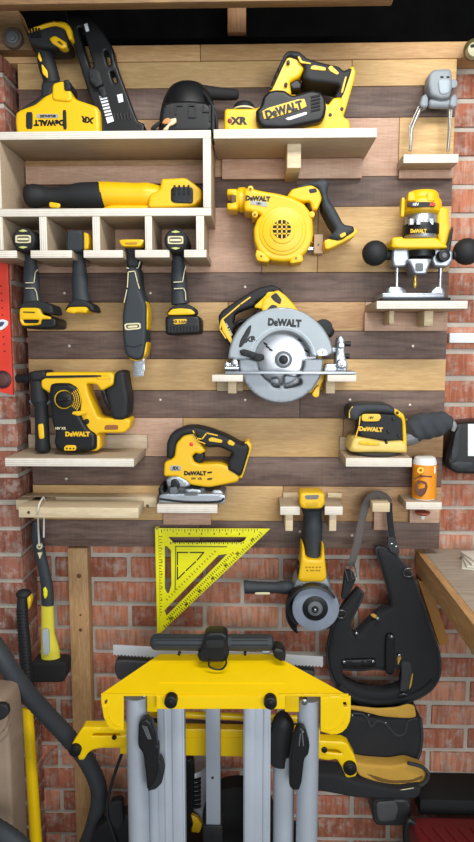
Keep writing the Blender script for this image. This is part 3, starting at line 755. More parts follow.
# 1
t, yh = drill('cordless_drill', 'cordless drill with yellow battery hanging in the leftmost pigeon hole', 23, 239, 32, 250, 307, 'cap')
q = Zm(10, 220, 5.925)
MB().puff(q((48, 520), (70, 495), (100, 480), (175, 478), (250, 505), (262, 555), (240, 560), (180, 545), (60, 545)), -.14, -.22, .008).build('foot', BLK, t)
MB().puff(q((62, 522), (170, 520), (185, 560), (275, 585), (275, 645), (90, 645), (62, 610), (55, 560)), -.13, -.226, .008).build('battery', BKP, t)
m = MB().puff(q((56, 530), (68, 520), (170, 520), (188, 560), (240, 575), (240, 588), (185, 588), (180, 622), (75, 628), (58, 600)), -.215, -.232, .004, holes=[q((72, 590), (172, 590), (166, 612), (84, 612))]); m.build('battery_face', YEL, t)
line(MB(), q((80, 545), (145, 547)), 1, -.233).build('latch', BKP, t)
m = MB(); line(m, q((94, 372), (142, 372), (150, 310), (164, 295)), .7, -.194); line(m, q((94, 404), (146, 404), (158, 430), (164, 475)), .7, -.194); m.build('piping', CREAM, t)
# 2
t, yh = drill('impact_driver', 'bare impact driver with ribbed grey nose and no battery in the second pigeon hole', 75, 241, 80.5, 250, 306, 'nose')
q = Zm(10, 220, 5.925)
MB().puff(q((322, 535), (345, 495), (380, 470), (430, 470), (490, 500), (505, 540), (480, 545), (460, 520), (345, 515)), -.14, -.215, .008).build('foot', BLK, t)
MB().puff(q((328, 545), (345, 516), (450, 514), (462, 530), (452, 552), (400, 547), (378, 555)), -.145, -.222, .005).build('battery_rail', YEL, t)
# 3 multitool
q = Zm(100, 220, 4.309)
t = thing('oscillating_multitool', 'slim black and yellow oscillating tool hanging blade down in the third pigeon hole', 'multitool', 135, 376, -.17)
MB().puff(q((82, 85), (188, 84), (186, 100), (172, 120), (168, 208), (116, 208), (108, 122), (92, 108)), -.145, -.20, .012).build('neck', BLK, t)
MB().puff(q((82, 84), (188, 83), (186, 98), (174, 114), (98, 114), (88, 104)), -.195, -.232, .004).build('battery_rail', YEL, t)
MB().puff(q((105, 96), (162, 95), (158, 104), (110, 104)), -.23, -.234, .0008).build('rail_slot', plastic('amber_slot', (190, 130, 10), .5), t)
MB().puff(q((116, 200), (168, 200), (174, 290), (190, 340), (202, 370), (200, 520), (190, 580), (178, 602), (150, 604), (120, 590), (108, 575), (98, 500), (96, 410), (106, 350), (114, 290)), -.13, -.205, .018).build('body', BLG, t)
m = MB().puff(q((180, 370), (190, 342), (202, 360), (208, 400), (206, 470), (196, 480), (188, 440)), -.135, -.198, .006).puff(q((120, 588), (150, 600), (180, 590), (194, 520), (205, 530), (200, 575), (178, 605), (150, 608), (132, 602)), -.135, -.198, .006); m.build('side_shell', YEL, t)
m = MB(); line(m, q((118, 290), (122, 224), (150, 220), (162, 270), (170, 295)), .9, -.208); line(m, q((116, 206), (130, 212), (165, 206), (172, 180)), .9, -.202); line(m, q((104, 355), (116, 300)), .8, -.203); m.build('piping', CREAM, t)
MB().puff(q((104, 446), (174, 442), (176, 470), (108, 476)), -.203, -.2085, .001, holes=[q((111, 452), (168, 449), (169, 464), (114, 469))]).build('badge_frame', CREAM, t)
MB().puff(q((118, 456), (162, 453), (162, 462), (120, 465)), -.203, -.207, .0006).build('badge', CREAM, t)
line(MB(), q((112, 540), (150, 548), (180, 536)), .8, -.206).build('seam', BKP, t)
MB().puff(q((146, 600), (190, 596), (192, 640), (188, 672), (144, 674)), -.168, -.1705, .0006, ch=0).build('blade', CHR, t, label='steel plunge blade')
# 4
t, yh = drill('cordless_driver', 'cordless driver with black battery hanging in the rightmost pigeon hole', 175.5, 240, 179.5, 250, 308, 'cap')
MB().puff(q((286, 405), (300, 380), (330, 362), (380, 362), (412, 380), (414, 402), (400, 412), (296, 412)), -.14, -.215, .008).build('foot', BLK, t)
MB().puff(q((290, 404), (310, 384), (345, 380), (392, 384), (410, 400), (404, 408), (300, 410)), -.14, -.222, .004).build('battery_rail', YEL, t)
MB().puff(q((280, 425), (290, 412), (425, 412), (434, 430), (434, 480), (425, 492), (300, 498), (282, 490)), -.13, -.226, .01).build('battery', BKP, t)
MB().puff(q((314, 428), (374, 426), (374, 446), (318, 450)), -.223, -.2285, .0008).build('battery_label', YEL, t)
text('XR 5.0Ah', *q((344, 438))[0], 2.6, -.229, BKP, t, 0)
m = MB()
for k in range(9): m.tube(q((306+k*14, 456), (306+k*14, 486)), .8, -.227, seg=6)
m.build('battery_rib', BKM, t)
m = MB(); line(m, q((318, 268), (356, 266), (364, 220), (370, 200)), .8, -.195); line(m, q((320, 296), (360, 294), (368, 310), (370, 345)), .8, -.195); m.build('piping', CREAM, t)
# ================================================================ blower, circular saw, router, hammer, jigsaw, sander
# ---- blower
q = Zm(210, 165, 2.9625)
t = thing('leaf_blower', 'yellow round cordless blower with short nozzle hung on the planks', 'blower', loc=P(285, 260, YB))
MB().puff(q((100, 68), (118, 68), (150, 76), (200, 84), (240, 94), (276, 112), (298, 140), (305, 170), (306, 205), (302, 230), (288, 255), (268, 275), (240, 285), (215, 287), (185, 284), (158, 272), (140, 250), (131, 225), (129, 190), (140, 160), (152, 148), (128, 140), (100, 138)), -.085, -.175, .022).build('fan_housing', YEL, t)
c = q((215, 195))[0]
MB().disc(*c, 24, -.17, -.1785, 48).disc(*c, 20, -.178, -.181, 48).disc(*c, 12.5, -.18, -.184, 40).build('cover_step', YEL, t)
MB().disc(*q((213, 190))[0], 9.3, -.183, -.1846, 36).build('air_intake', CREASE, t)
m = MB(); cx, cy = q((213, 190))[0]
for k in (-4.5, 0, 4.5):
    w = math.sqrt(9.2**2-k*k); line(m, [(cx-w, cy+k), (cx+w, cy+k)], 1.3, -.1855); line(m, [(cx+k, cy-w), (cx+k, cy+w)], 1.3, -.1855)
m.build('intake_grille', YEL, t)
MB().tube([(*q((88, 104))[0], -.13), (*q((104, 104))[0], -.13)], [12.2, 12.2]).tube([(*q((80, 102))[0], -.13), (*q((90, 103))[0], -.13)], [11, 12]).build('nozzle_ring', YEL, t)
MB().puff(q((50, 70), (84, 70), (84, 134), (50, 134), (50, 112), (66, 112), (66, 90), (50, 90)), -.095, -.165, .01).build('nozzle', YEL, t)
MB().puff(q((64, 88), (78, 88), (78, 112), (64, 112)), -.15, -.1655, .001, ch=0).build('bayonet_slot', plastic('slot_brown', (96, 74, 30), .6), t)
for x, y in ((120, 70), (133, 146), (302, 146)): MB().disc(*q((x, y))[0], 3, -.1, -.176, 16).each('boss', YEL, t)
m = MB()
for a in (((138, 250), (160, 262), (178, 280), (170, 288), (142, 284), (134, 268)), ((236, 284), (262, 262), (274, 268), (276, 286), (240, 292))):
    f = MB().puff(q(*a), -.1, -.178, .004).build('foot', YEL, t)
for x, y in ((152, 270), (255, 276), (120, 70), (133, 146), (302, 229)): m.disc(*q((x, y))[0], 1.2, -.17, -.1795, 10)
m.each('screw', plastic('amber_dark', (130, 96, 10), .5), t)
MB().puff(q((228, 92), (244, 70), (300, 58), (324, 72), (332, 100), (318, 134), (304, 134), (296, 108), (276, 110), (240, 98)), -.095, -.165, .008, rx=.006).build('handle_root', YEL, t)
MB().puff(q((292, 72), (314, 68), (318, 80), (296, 84)), -.16, -.1665, .001).build('button', BKP, t)
MB().puff(q((282, 112), (296, 100), (308, 112), (306, 138), (290, 134)), -.11, -.15, .006).build('trigger', BKP, t)
MB().puff(q((246, 74), (252, 66), (330, 40), (346, 42), (354, 52), (346, 90), (372, 130), (396, 176), (424, 180), (430, 196), (384, 224), (348, 216), (372, 192), (352, 160), (334, 124), (330, 92), (318, 70), (298, 60)), -.085, -.168, .018, rx=.012).build('handle', BLG, t)
MB().puff(q((338, 224), (352, 218), (384, 224), (432, 184), (438, 200), (424, 214), (352, 250), (340, 248)), -.08, -.16, .005).build('battery_mount', YEL, t)
MB().puff(q((384, 206), (400, 198), (404, 208), (388, 216)), -.155, -.1695, .001).build('label', YEL, t)
MB().puff(q((120, 104), (170, 110), (170, 124), (120, 116)), -.17, -.1765, .0008, ch=0).build('badge', BADGE, t)
text('DeWALT', *q((142, 99))[0], 4.2, -.1762, BKP, t, -3, bold=.07)
text('18V', *q((145, 114))[0], 2.2, -.177, BKP, t, -8)
bl = thing('blower_peg', 'small wooden block and steel rod propping up the blower', 'peg', loc=P(316, 250, YB))
MB().pbox(*q((308, 205))[0], *q((335, 262))[0], YB-.001, -.105, .002).build('block', plastic('birch', (196, 168, 132), .6), bl)
MB().tube([(*q((268, 250))[0], -.080), (*q((308, 250))[0], -.080)], 4).build('rod', CHR, bl)
MB().disc(*q((321, 236))[0], 1.1, -.104, -.1063, 10).each('screw', GRD, bl)

# ---- circular saw
q = Zm(200, 270, 2.788)
t = thing('circular_saw', 'large cordless circular saw with grey blade guard resting on two ledges', 'circular saw', loc=P(285, 375, -.15))
def arc(cx, cy, r, a0, a1, n=28): return [(cx+r*math.cos(math.radians(a0+(a1-a0)*k/n)), cy-r*math.sin(math.radians(a0+(a1-a0)*k/n))) for k in range(n+1)]
MB().puff(q((50, 130), (62, 112), (110, 80), (160, 50), (204, 40), (228, 54), (236, 70), (206, 62), (182, 76), (150, 92), (172, 104), (176, 112), (150, 140), (112, 148), (92, 166), (90, 212), (84, 214), (60, 180)), -.09, -.165, .014, holes=[q((98, 120), (150, 100), (164, 108), (140, 130), (108, 138), (92, 150))]).build('handle', BLK, t)
m = MB()
m.puff(q((148, 104), (182, 72), (188, 62), (206, 60), (214, 68), (186, 88), (176, 108)), -.1, -.169, .003)
line(m, q((72, 190), (56, 165), (60, 140), (112, 96), (140, 76)), 1.3, -.166); m.build('handle_trim', YEL, t)
MB().puff(q((170, 104), (176, 80), (216, 54), (240, 72), (262, 96), (276, 116), (260, 140), (180, 140)), -.09, -.172, .008).build('motor_housing', YEL, t)
MB().puff(q((196, 74), (212, 62), (228, 82), (224, 96), (208, 88)), -.168, -.1735, .001).puff(q((180, 116), (200, 96), (216, 100), (210, 112), (190, 126)), -.168, -.1735, .001).build('trigger_recess', BKP, t)
MB().puff(q((250, 245), (340, 235), (352, 290), (330, 340), (300, 345), (280, 300)), -.1, -.149, .006).build('gear_case', YEL, t)
MB().disc(*q((345, 162))[0], 9, -.1, -.165, 28).tube([(*q((335, 150))[0], -.13), (*q((362, 178))[0], -.13)], 6, dome=True).build('front_knob', BLK, t)
MB().puff(q((58, 140), (66, 138), (92, 200), (96, 222), (80, 196), (62, 168)), -.164, -.168, .001).build('battery_edge', YEL, t)
text('XR 5.0Ah', *q((80, 166))[0], 2.4, -.1655, CREAM, t, -62)
# lower guard, blade, upper guard
cx, cy = 226, 254
MB().puff(q(*(arc(cx, cy, 117, 176, 364)+arc(cx, cy, 66, 364, 176))), -.166, -.176, .004, ch=0, rx=.004, chh=2, holes=[q((234, 298), (240, 292), (262, 296), (284, 306), (284, 318), (262, 328), (234, 332)), q((196, 304), (220, 300), (222, 330), (208, 328), (198, 318))]).build('lower_guard', plastic('guard_grey', (136, 142, 148), .42, metal=.4), t)
MB().puff(q((322, 330), (334, 318), (332, 352), (322, 356), (312, 348)), -.156, -.170, .002).build('guard_toe', YEL, t)
BS = plastic('blade_steel', (176, 178, 182), .3, metal=.85)
bn = BS.node_tree.nodes['Principled BSDF']; bn.inputs['Anisotropic'].default_value = .85
tg = BS.node_tree.nodes.new('ShaderNodeTangent'); tg.direction_type = 'RADIAL'; tg.axis = 'Y'; BS.node_tree.links.new(tg.outputs[0], bn.inputs['Tangent'])
bc = P(*q((228, 250))[0], -.153)
bo = MB().disc(*q((228, 250))[0], 36, -.1515, -.1535, 72, bev=.02).build('blade', BS, t)
for v in bo.data.vertices: v.co -= (bc-wloc(t))
bo.location = bc-wloc(t)
m = MB()
for a in range(0, 360, 12):
    r0, r1 = 34.4, 36.2; bx, by = q((228, 250))[0]; ra = math.radians(a)
    m.puff([(bx+r0*math.cos(ra), by-r0*math.sin(ra)), (bx+r1*math.cos(ra+.02), by-r1*math.sin(ra+.02)), (bx+r1*math.cos(ra+.08), by-r1*math.sin(ra+.08)), (bx+r0*math.cos(ra+.1), by-r0*math.sin(ra+.1))], -.1515, -.1545, .0003, ch=0)
m.build('blade_teeth', GRD, t)
for a, b in (((182, 206), 40), ((188, 215), 40), ((196, 222), 40), ((278, 196), -60), ((296, 226), -30)):
    MB().puff(q((a[0]-7, a[1]-6), (a[0]+5, a[1]-1), (a[0]+8, a[1]+5), (a[0]-3, a[1]+2)), -.1530, -.1542, .0003).build('blade_vent', CREASE, t)
m = MB().disc(*q((233, 250))[0], 8.6, -.153, -.176, 40); m.build('outer_flange', GRD, t)
MB().disc(*q((233, 250))[0], 6, -.176, -.1775, 32).build('flange_ring', SIL, t)
MB().disc(*q((233, 250))[0], 4.6, -.177, -.182, 24).disc(*q((233, 250))[0], 2.2, -.182, -.186, 6).build('arbor_bolt', BKP, t)
MB().puff(q(*(arc(226, 252, 148, 178, 8)+[(356, 240), (310, 242)]+arc(232, 250, 78, 5, 175)+[(120, 252)])), -.1, -.186, .006, ch=0, rx=.005).build('upper_guard', plastic('guard_light', (146, 154, 158), .42, metal=.35), t)
m = MB()
line(m, q(*arc(230, 250, 92, 8, 160)), .9, -.1865)
m.build('guard_step', SIL, t)
MB().puff(q((112, 196), (134, 158), (144, 152), (140, 176), (118, 214), (108, 216)), -.185, -.188, .001).build('guard_slot', BKP, t)
MB().puff(q((110, 224), (124, 220), (160, 232), (178, 236), (180, 250), (164, 256), (140, 244), (114, 238)), -.186, -.198, .004).disc(*q((162, 244))[0], 4, -.19, -.202).build('guard_lever', BLK, t)
text('DeWALT', *q((236, 147))[0], 6.6, -.1865, BKP, t, -3, bold=.07, wide=.86)
XR(*q((140, 193))[0], 5, -.1865, t, rot=10)
MB().puff(q((326, 226), (340, 218), (354, 224), (356, 238), (330, 240)), -.186, -.1875, .0005).build('caution_label', PAPER, t)
text('!', *q((342, 230))[0], 2.6, -.188, BKP, t)
a = P(*q((70, 283))[0], -.205); b = P(*q((437, 291))[0], -.205)
MB().box(a, (b.x, -.085, b.z), .001).build('base_plate', SIL, t)
m = MB().disc(*q((75, 263))[0], 2.6, -.15, -.19, 12).disc(*q((96, 258))[0], 3.4, -.15, -.196, 14).tube([(*q((70, 274))[0], -.19), (*q((108, 274))[0], -.19)], 2.4).puff(q((68, 262), (108, 256), (110, 284), (70, 284)), -.14, -.18, .004); m.build('rear_clamp', CHR, t)
m = MB().puff(q((384, 190), (392, 182), (402, 190), (404, 240), (412, 262), (410, 284), (380, 284), (378, 250)), -.13, -.18, .005); m.build('front_bracket', SIL, t)
m = MB().disc(*q((394, 210))[0], 3.2, -.17, -.192).disc(*q((396, 262))[0], 5, -.17, -.195).disc(*q((396, 262))[0], 2, -.195, -.2); m.each('bevel_knob', CHR, t)
MB().tube([(*q((404, 206))[0], -.16), (*q((420, 206))[0], -.16)], 2.6).tube([(*q((404, 240))[0], -.16), (*q((416, 240))[0], -.16)], 2.6).each('thumb_screw', BKP, t)
MB().puff(q((340, 218), (386, 216), (386, 228), (342, 240)), -.13, -.16, .003).puff(q((350, 262), (384, 262), (384, 284), (344, 284)), -.12, -.18, .004).build('bevel_quadrant', SIL, t)
# support for it
for i, (a, b, c_, d) in enumerate(((212, 243, 228, 236.5), (327.5, 356.5, 326, 335))):
    s_ = thing('saw_ledge', ['pale wooden ledge under the left end of the circular saw base', 'pale wooden ledge under the right end of the circular saw base'][i], 'ledge', (a+b)/2, 383, YB, group='ledges carrying the circular saw')
    zl = P(*q((70, 291))[0], -.205).z-.0008; zb = P(a, 381.5, -.212).z
    xa = P(a, 375, -.212).x; xb = P(b, 375, -.212).x
    MB().box((xa, -.212, zb), (xb, YB-.001, zl), .001, front_mi=1).build('ledge', PM, s_)
    MB().box((P(c_, 390, -.16).x, -.16, P(c_, 393.5, -.16).z), (P(d, 390, -.16).x, YB-.001, zb-.0005), .0015).build('bracket', PALEW, s_)
    MB().box((P(a+5, 390, YB-.016).x, YB-.016, P(a, 391, YB-.016).z), (P(b, 390, YB-.016).x, YB-.001, zb-.0005), .0015).build('back_board', PALEW, s_) if i == 0 else None

# ---- router
q = Zm(350, 170, 3.823); yc = -.125; fz = Z['router']+.001
t = thing('plunge_router', 'yellow and silver plunge router with two black ball handles on the right shelf', 'router', loc=Vector((P(418, 300, yc).x, yc, fz)))
ax = P(*q((270, 300))[0], yc).x
def lz(prof, px=270):
    """profile in zoom pixels [(y, r)] around a vertical axis"""
    out = []; k = S(*q((270, 300))[0], yc)/3.823
    for y, r in prof: out.append((P(*q((270, y))[0], yc).z, r*k))
    z0 = out[0][0]; return Vector((P(*q((px, 300))[0], yc).x, yc, z0)), [(z-z0, r) for z, r in out]
def lt(m, prof, px=270, seg=40):
    c, p = lz(prof, px); return m.lathe(c, (0, 0, 1), p, seg)
lt(MB(), [(176, 58), (166, 72), (150, 74), (128, 72), (118, 68), (112, 62), (96, 60), (86, 52), (82, 30)]).build('motor_cap', YEL, t)
m = MB()
for x in (236, 308): m.puff(q((x-12, 84), (x+12, 84), (x+18, 120), (x-16, 120)), yc-.03, yc-.05, .004)
MB().puff(q((222, 122), (326, 122), (328, 140), (222, 140)), yc-.045, yc-.0555, .001).build('voltage_label', BKP, t)
m.each('cap_lug', YEL, t)
text('18V', *q((252, 131))[0], 2.8, yc-.056, WHT, t); XR(*q((316, 131))[0], 2.8, yc-.056, t, mat=RED)
MB().puff(q((198, 106), (210, 104), (208, 178), (194, 178)), yc-.02, yc-.045, .004).build('side_grip', YEL, t)
lt(MB(), [(268, 58), (262, 62), (180, 62), (172, 56)]).build('motor_body', SIL, t)
lt(MB(), [(252, 69), (249, 71), (216, 71), (212, 69)]).build('rubber_band', BKP, t)
text('DeWALT', *q((262, 233))[0], 3.4, yc-.055, YEL, t, 0, bold=.05, wide=.8)
m = MB()
for x in (236, 262, 290, 312): m.puff(q((x-7, 186), (x+7, 186), (x+7, 208), (x-7, 208)), yc-.03, yc-.0465-.002*(abs(x-270) < 20), .001, ch=0)
m.each('window', SIL, t)
MB().puff(q((160, 258), (200, 254), (206, 262), (330, 258), (346, 270), (372, 290), (372, 300), (160, 300)), yc+.035, yc-.055, .008).build('collar', YEL, t)
MB().puff(q((334, 146), (350, 140), (376, 144), (378, 200), (386, 250), (376, 296), (344, 294), (334, 240)), yc+.03, yc-.03, .010).build('depth_tower', YEL, t)
lt(MB(), [(340, 50), (335, 60), (305, 60), (300, 56)]).build('height_ring', BKP, t)
MB().puff(q((162, 300), (225, 298), (228, 345), (214, 370), (166, 372), (160, 340)), yc+.025, yc-.025, .008).puff(q((316, 298), (368, 298), (394, 306), (392, 350), (374, 372), (322, 370), (312, 345)), yc+.025, yc-.025, .008).puff(q((218, 338), (316, 338), (300, 370), (292, 398), (246, 398), (236, 370)), yc+.02, yc-.05, .006).build('casting', SIL, t)
MB().puff(q((250, 356), (280, 356), (280, 388), (250, 388)), yc-.045, yc-.0515, .001).build('collet_window', GRD, t)
m = MB()
for x in (180, 346):
    b0 = P(*q((x, 370))[0], yc); m.sweep([Vector((b0.x, yc, b0.z)), Vector((b0.x, yc, fz+.02))], .0055)
m.each('guide_rod', CHR, t)
m = MB()
for x in (188, 330): 
    c_ = P(*q((x, 470))[0], yc); m.lathe((c_.x, yc, fz+.02), (0, 0, 1), [(0, .019), (.012, .0175), (.016, .012), (.019, .010)], 24)
m.each('spring_cup', SIL, t)
MB().box((P(*q((128, 470))[0], -.2).x, -.185, fz+.008), (P(*q((368, 470))[0], -.2).x, -.07, fz+.021), .003).puff(q((150, 446), (196, 446), (214, 478), (140, 478)), yc-.02, yc-.055, .004, fz=fz+.009).puff(q((330, 446), (352, 446), (366, 478), (300, 478)), yc-.02, yc-.055, .004, fz=fz+.009).build('base', SIL, t)
MB().box((P(*q((122, 470))[0], -.2).x, -.205, fz), (P(*q((384, 470))[0], -.2).x, -.066, fz+.0078), .002).build('sole_plate', BKP, t)
lt(MB(), [(452, 5), (446, 9), (430, 9), (416, 6), (404, 10), (398, 16)], px=252, seg=16).build('router_bit', GOLD, t)
MB().tube([(*q((160, 326))[0], yc), (*q((128, 324))[0], yc), (*q((112, 320))[0], yc-.002)], [4.5, 5.5, 7]).ball(*q((95, 318))[0], 12.6, yc, (1.02, .95, 1)).build('handle', BLK, t)
MB().tube([(*q((394, 326))[0], yc), (*q((412, 322))[0], yc), (*q((428, 318))[0], yc)], [4.5, 5.5, 7]).ball(*q((446, 312))[0], 13, yc, (1.05, .95, 1.02)).build('handle', BLK, t)
MB().disc(*q((362, 326))[0], 6, yc-.02, yc-.05, 24).puff(q((366, 300), (388, 216), (396, 220), (384, 306), (374, 330), (356, 330)), yc-.035, yc-.045, .003).build('lock_lever', BKP, t)
MB().disc(*q((362, 326))[0], 2.6, yc-.05, yc-.054, 16).build('lever_bolt', GRD, t)

# ---- rotary hammer
q = Zm(0, 350, 2.9625); fz = Z['sds']+.001
t = thing('rotary_hammer', 'yellow and black rotary hammer drill with side handle on the left shelf', 'drill', loc=Vector((P(75, 450, -.15).x, -.15, fz)))
MB().puff(q((122, 78), (132, 66), (300, 66), (330, 66), (340, 78), (336, 104), (300, 122), (286, 102), (256, 100), (262, 130), (276, 165), (292, 202), (382, 202), (388, 212), (384, 232), (368, 246), (292, 246), (284, 258), (240, 244), (214, 180), (150, 130), (122, 112)), -.115, -.185, .008).build('body', YEL, t)
MB().puff(q((244, 240), (294, 246), (298, 262), (297, 292), (285, 300), (240, 300)), -.11, -.178, .01).build('motor_end', YEL, t)
MB().puff(q((150, 102), (165, 98), (205, 98), (228, 112), (240, 150), (236, 190), (262, 236), (284, 250), (284, 300), (168, 300), (160, 270), (166, 246), (154, 214), (150, 160), (146, 126)), -.105, -.197, .012).build('gear_cover', BKP, t)
m = MB(); m.puff(q((128, 76), (300, 74), (300, 80), (128, 84)), -.183, -.1875, .001); m.build('top_groove', CREASE, t)
MB().puff(q((286, 74), (330, 74), (330, 86), (286, 86)), -.18, -.187, .002, holes=[q((294, 77), (322, 77), (322, 83), (294, 83))]).build('switch_frame', YEL, t)
MB().puff(q((338, 72), (352, 60), (370, 64), (374, 100), (382, 140), (380, 196), (366, 208), (334, 206), (326, 178), (312, 118), (336, 104)), -.11, -.19, .014, rx=.01).build('handle', BLK, t)
MB().puff(q((296, 112), (312, 116), (330, 178), (322, 180), (306, 150)), -.13, -.17, .005).build('trigger', BKP, t)
MB().disc(*q((188, 147))[0], 9.5, -.196, -.2, 36).build('dial_ring', YEL, t)
MB().disc(*q((188, 147))[0], 8.5, -.2, -.211, 36).puff(q((166, 142), (210, 140), (210, 152), (166, 154)), -.21, -.217, .003).build('mode_dial', BKP, t)
m = MB()
for r in (11, 13, 15, 17): line(m, [(a[0], a[1]) for a in arc(*q((188, 147))[0], r, 38, -38, 8)], .7, -.1975)
m.build('dial_mark', YEL, t)
MB().puff(q((212, 190), (216, 182), (250, 180), (256, 188), (232, 196)), -.186, -.2, .003).build('lever', YEL, t)
MB().disc(*q((256, 212))[0], 2.8, -.18, -.187, 16).build('recess', CREASE, t)
MB().puff(q((312, 222), (350, 222), (350, 236), (308, 236)), -.18, -.1868, .0008).build('rating_plate', plastic('brown_plate', (150, 92, 40), .5), t)
text('DeWALT', *q((230, 249))[0], 4.2, -.1975, YEL, t, 0, bold=.07)
text('18V XR', *q((180, 232))[0], 2.4, -.1975, CREAM, t, 0)
MB().puff(q((190, 288), (196, 282), (222, 282), (226, 288), (224, 298), (190, 298)), -.196, -.2, .001).build('badge', YEL, t)
m = MB()
for k in range(3): m.disc(*q((198+k*10, 292))[0], .9, -.199, -.2012, 8)
m.build('badge_dot', BKP, t)
MB().tube([(*q((48, 84))[0], -.15), (*q((52, 84))[0], -.15), (*q((88, 84))[0], -.15), (*q((92, 84))[0], -.15), (*q((120, 84))[0], -.15)], [3.5, 4.5, 5, 6.5, 7]).build('chuck', BKP, t)
MB().puff(q((86, 72), (96, 62), (128, 60), (138, 68), (136, 84), (120, 92), (96, 92)), -.11, -.19, .01).build('chuck_collar', BLK, t)
MB().tube([(*q((112, 84))[0], -.165), (*q((114, 120))[0], -.165), (*q((118, 152))[0], -.165)], [7.5, 8, 8.5]).build('handle_clamp', BLK, t)
MB().tube([*[(*q(p)[0], -.165) for p in ((88, 150), (100, 162), (120, 164), (142, 158), (148, 150))]], 1.3, smooth=4).build('depth_ring', GRD, t)
z0 = P(*q((128, 300))[0], -.165); z0.z = max(z0.z, fz)
MB().tube([(*q((119, 152))[0], -.165), (*q((122, 170))[0], -.165), (*q((124, 200))[0], -.165), (*q((126, 270))[0], -.165), (*q((127, 292))[0], -.165)], [8.2, 6.4, 6.8, 7, 7.8], dome=True).build('side_handle', BLK, t)
MB().puff(q((112, 220), (128, 218), (131, 262), (116, 264)), -.18, -.1855, .002).each('grip_inlay', YEL, t)

# ---- jigsaw
q = Zm(140, 410, 3.386); fz = Z['jig']+.001
t = thing('jigsaw', 'yellow and black cordless jigsaw standing on its grey metal shoe', 'jigsaw', loc=Vector((P(190, 504, -.13).x, -.13, fz)))
MB().puff(q((82, 180), (92, 172), (116, 160), (122, 112), (148, 84), (178, 66), (188, 66), (196, 104), (214, 126), (222, 140), (204, 150), (188, 146), (176, 158), (182, 176), (198, 184), (270, 180), (312, 196), (338, 228), (330, 244), (290, 252), (236, 262), (214, 260), (172, 254), (158, 240), (124, 224), (80, 226)), -.095, -.165, .009).build('body', YEL, t)
MB().puff(q((90, 166), (90, 112), (104, 80), (148, 60), (188, 58), (232, 68), (292, 90), (346, 120), (362, 112), (372, 132), (344, 226), (328, 220), (296, 202), (300, 170), (316, 148), (270, 126), (228, 128), (200, 104), (184, 82), (148, 86), (124, 112), (112, 164)), -.09, -.172, .013, rx=.009).build('grip', BLK, t)
MB().puff(q((352, 112), (366, 104), (380, 122), (346, 232), (334, 228), (370, 128)), -.1, -.165, .003).build('battery_mount', YEL, t)
m = MB().puff(q((232, 98), (242, 92), (280, 102), (276, 112), (234, 106)), -.17, -.1738, .001).puff(q((296, 108), (304, 100), (322, 112), (316, 122), (298, 116)), -.17, -.1738, .001)
line(m, q((180, 70), (190, 96), (210, 98), (226, 78), (262, 86)), 1.2, -.1735); line(m, q((182, 78), (196, 104), (220, 114)), 1, -.1735); m.each('grip_inlay', YEL, t)
MB().puff(q((184, 150), (192, 142), (216, 144), (218, 166), (206, 184), (190, 182), (178, 160)), -.11, -.15, .006).build('trigger', BKP, t)
MB().disc(*q((174, 116))[0], 2, -.16, -.167, 14).build('lock_button', RED, t)
MB().puff(q((102, 188), (138, 188), (140, 206), (102, 206)), -.163, -.1665, .0008).build('logo_plate', BADGE, t)
text('XR', *q((120, 197))[0], 3.2, -.167, BKP, t, 0, bold=.04, flip=True)
text('DeWALT', *q((187, 214))[0], 3.8, -.1655, BKP, t, 0, bold=.07)
text('18V  XR', *q((192, 232))[0], 2.2, -.1655, BKP, t)
m = MB()
for y in (210, 232): m.puff(q((228, y), (244, y-2), (244, y+3), (228, y+5)), -.163, -.167, .0006)
m.each('vent', CREASE, t)
MB().puff(q((88, 236), (104, 226), (130, 226), (160, 240), (172, 256), (150, 262), (110, 256), (96, 262)), -.1, -.172, .004).build('blade_guard', SIL, t)
MB().puff(q((104, 240), (112, 234), (124, 234), (136, 250), (130, 268), (106, 266)), -.165, -.176, .002).build('guard_window', BKP, t)
MB().puff(q((64, 300), (68, 288), (84, 284), (270, 284), (288, 290), (288, 340), (64, 340)), -.075, -.180, .002, fz=fz, ch=1).build('shoe', SIL, t)
MB().puff(q((92, 262), (106, 254), (150, 262), (196, 268), (214, 262), (226, 282), (220, 292), (96, 292)), -.09, -.150, .005).build('shoe_casting', GRD, t)
MB().puff(q((150, 266), (204, 270), (210, 282), (150, 282)), -.14, -.158, .003).build('shoe_clamp', SIL, t)
MB().puff(q((240, 284), (246, 272), (272, 272), (284, 284), (284, 290), (240, 290)), -.1, -.165, .004).build('shoe_heel', SIL, t)
MB().puff(q((64, 296), (62, 266), (70, 254), (80, 258), (78, 274), (90, 286), (84, 298)), -.1, -.168, .004).build('shoe_nose', BKP, t)
m = MB().puff(q((100, 264), (124, 260), (130, 284), (100, 286)), -.17, -.183, .003).puff(q((150, 282), (196, 282), (196, 290), (150, 290)), -.17, -.181, .001); m.build('bevel_clamp', GRD, t)
MB().tube([(*q((66, 300))[0], -.178), (*q((150, 310))[0], -.178), (*q((262, 310))[0], -.178), (*q((284, 298))[0], -.178)], 1.4, smooth=3).build('shoe_trim', BKP, t)

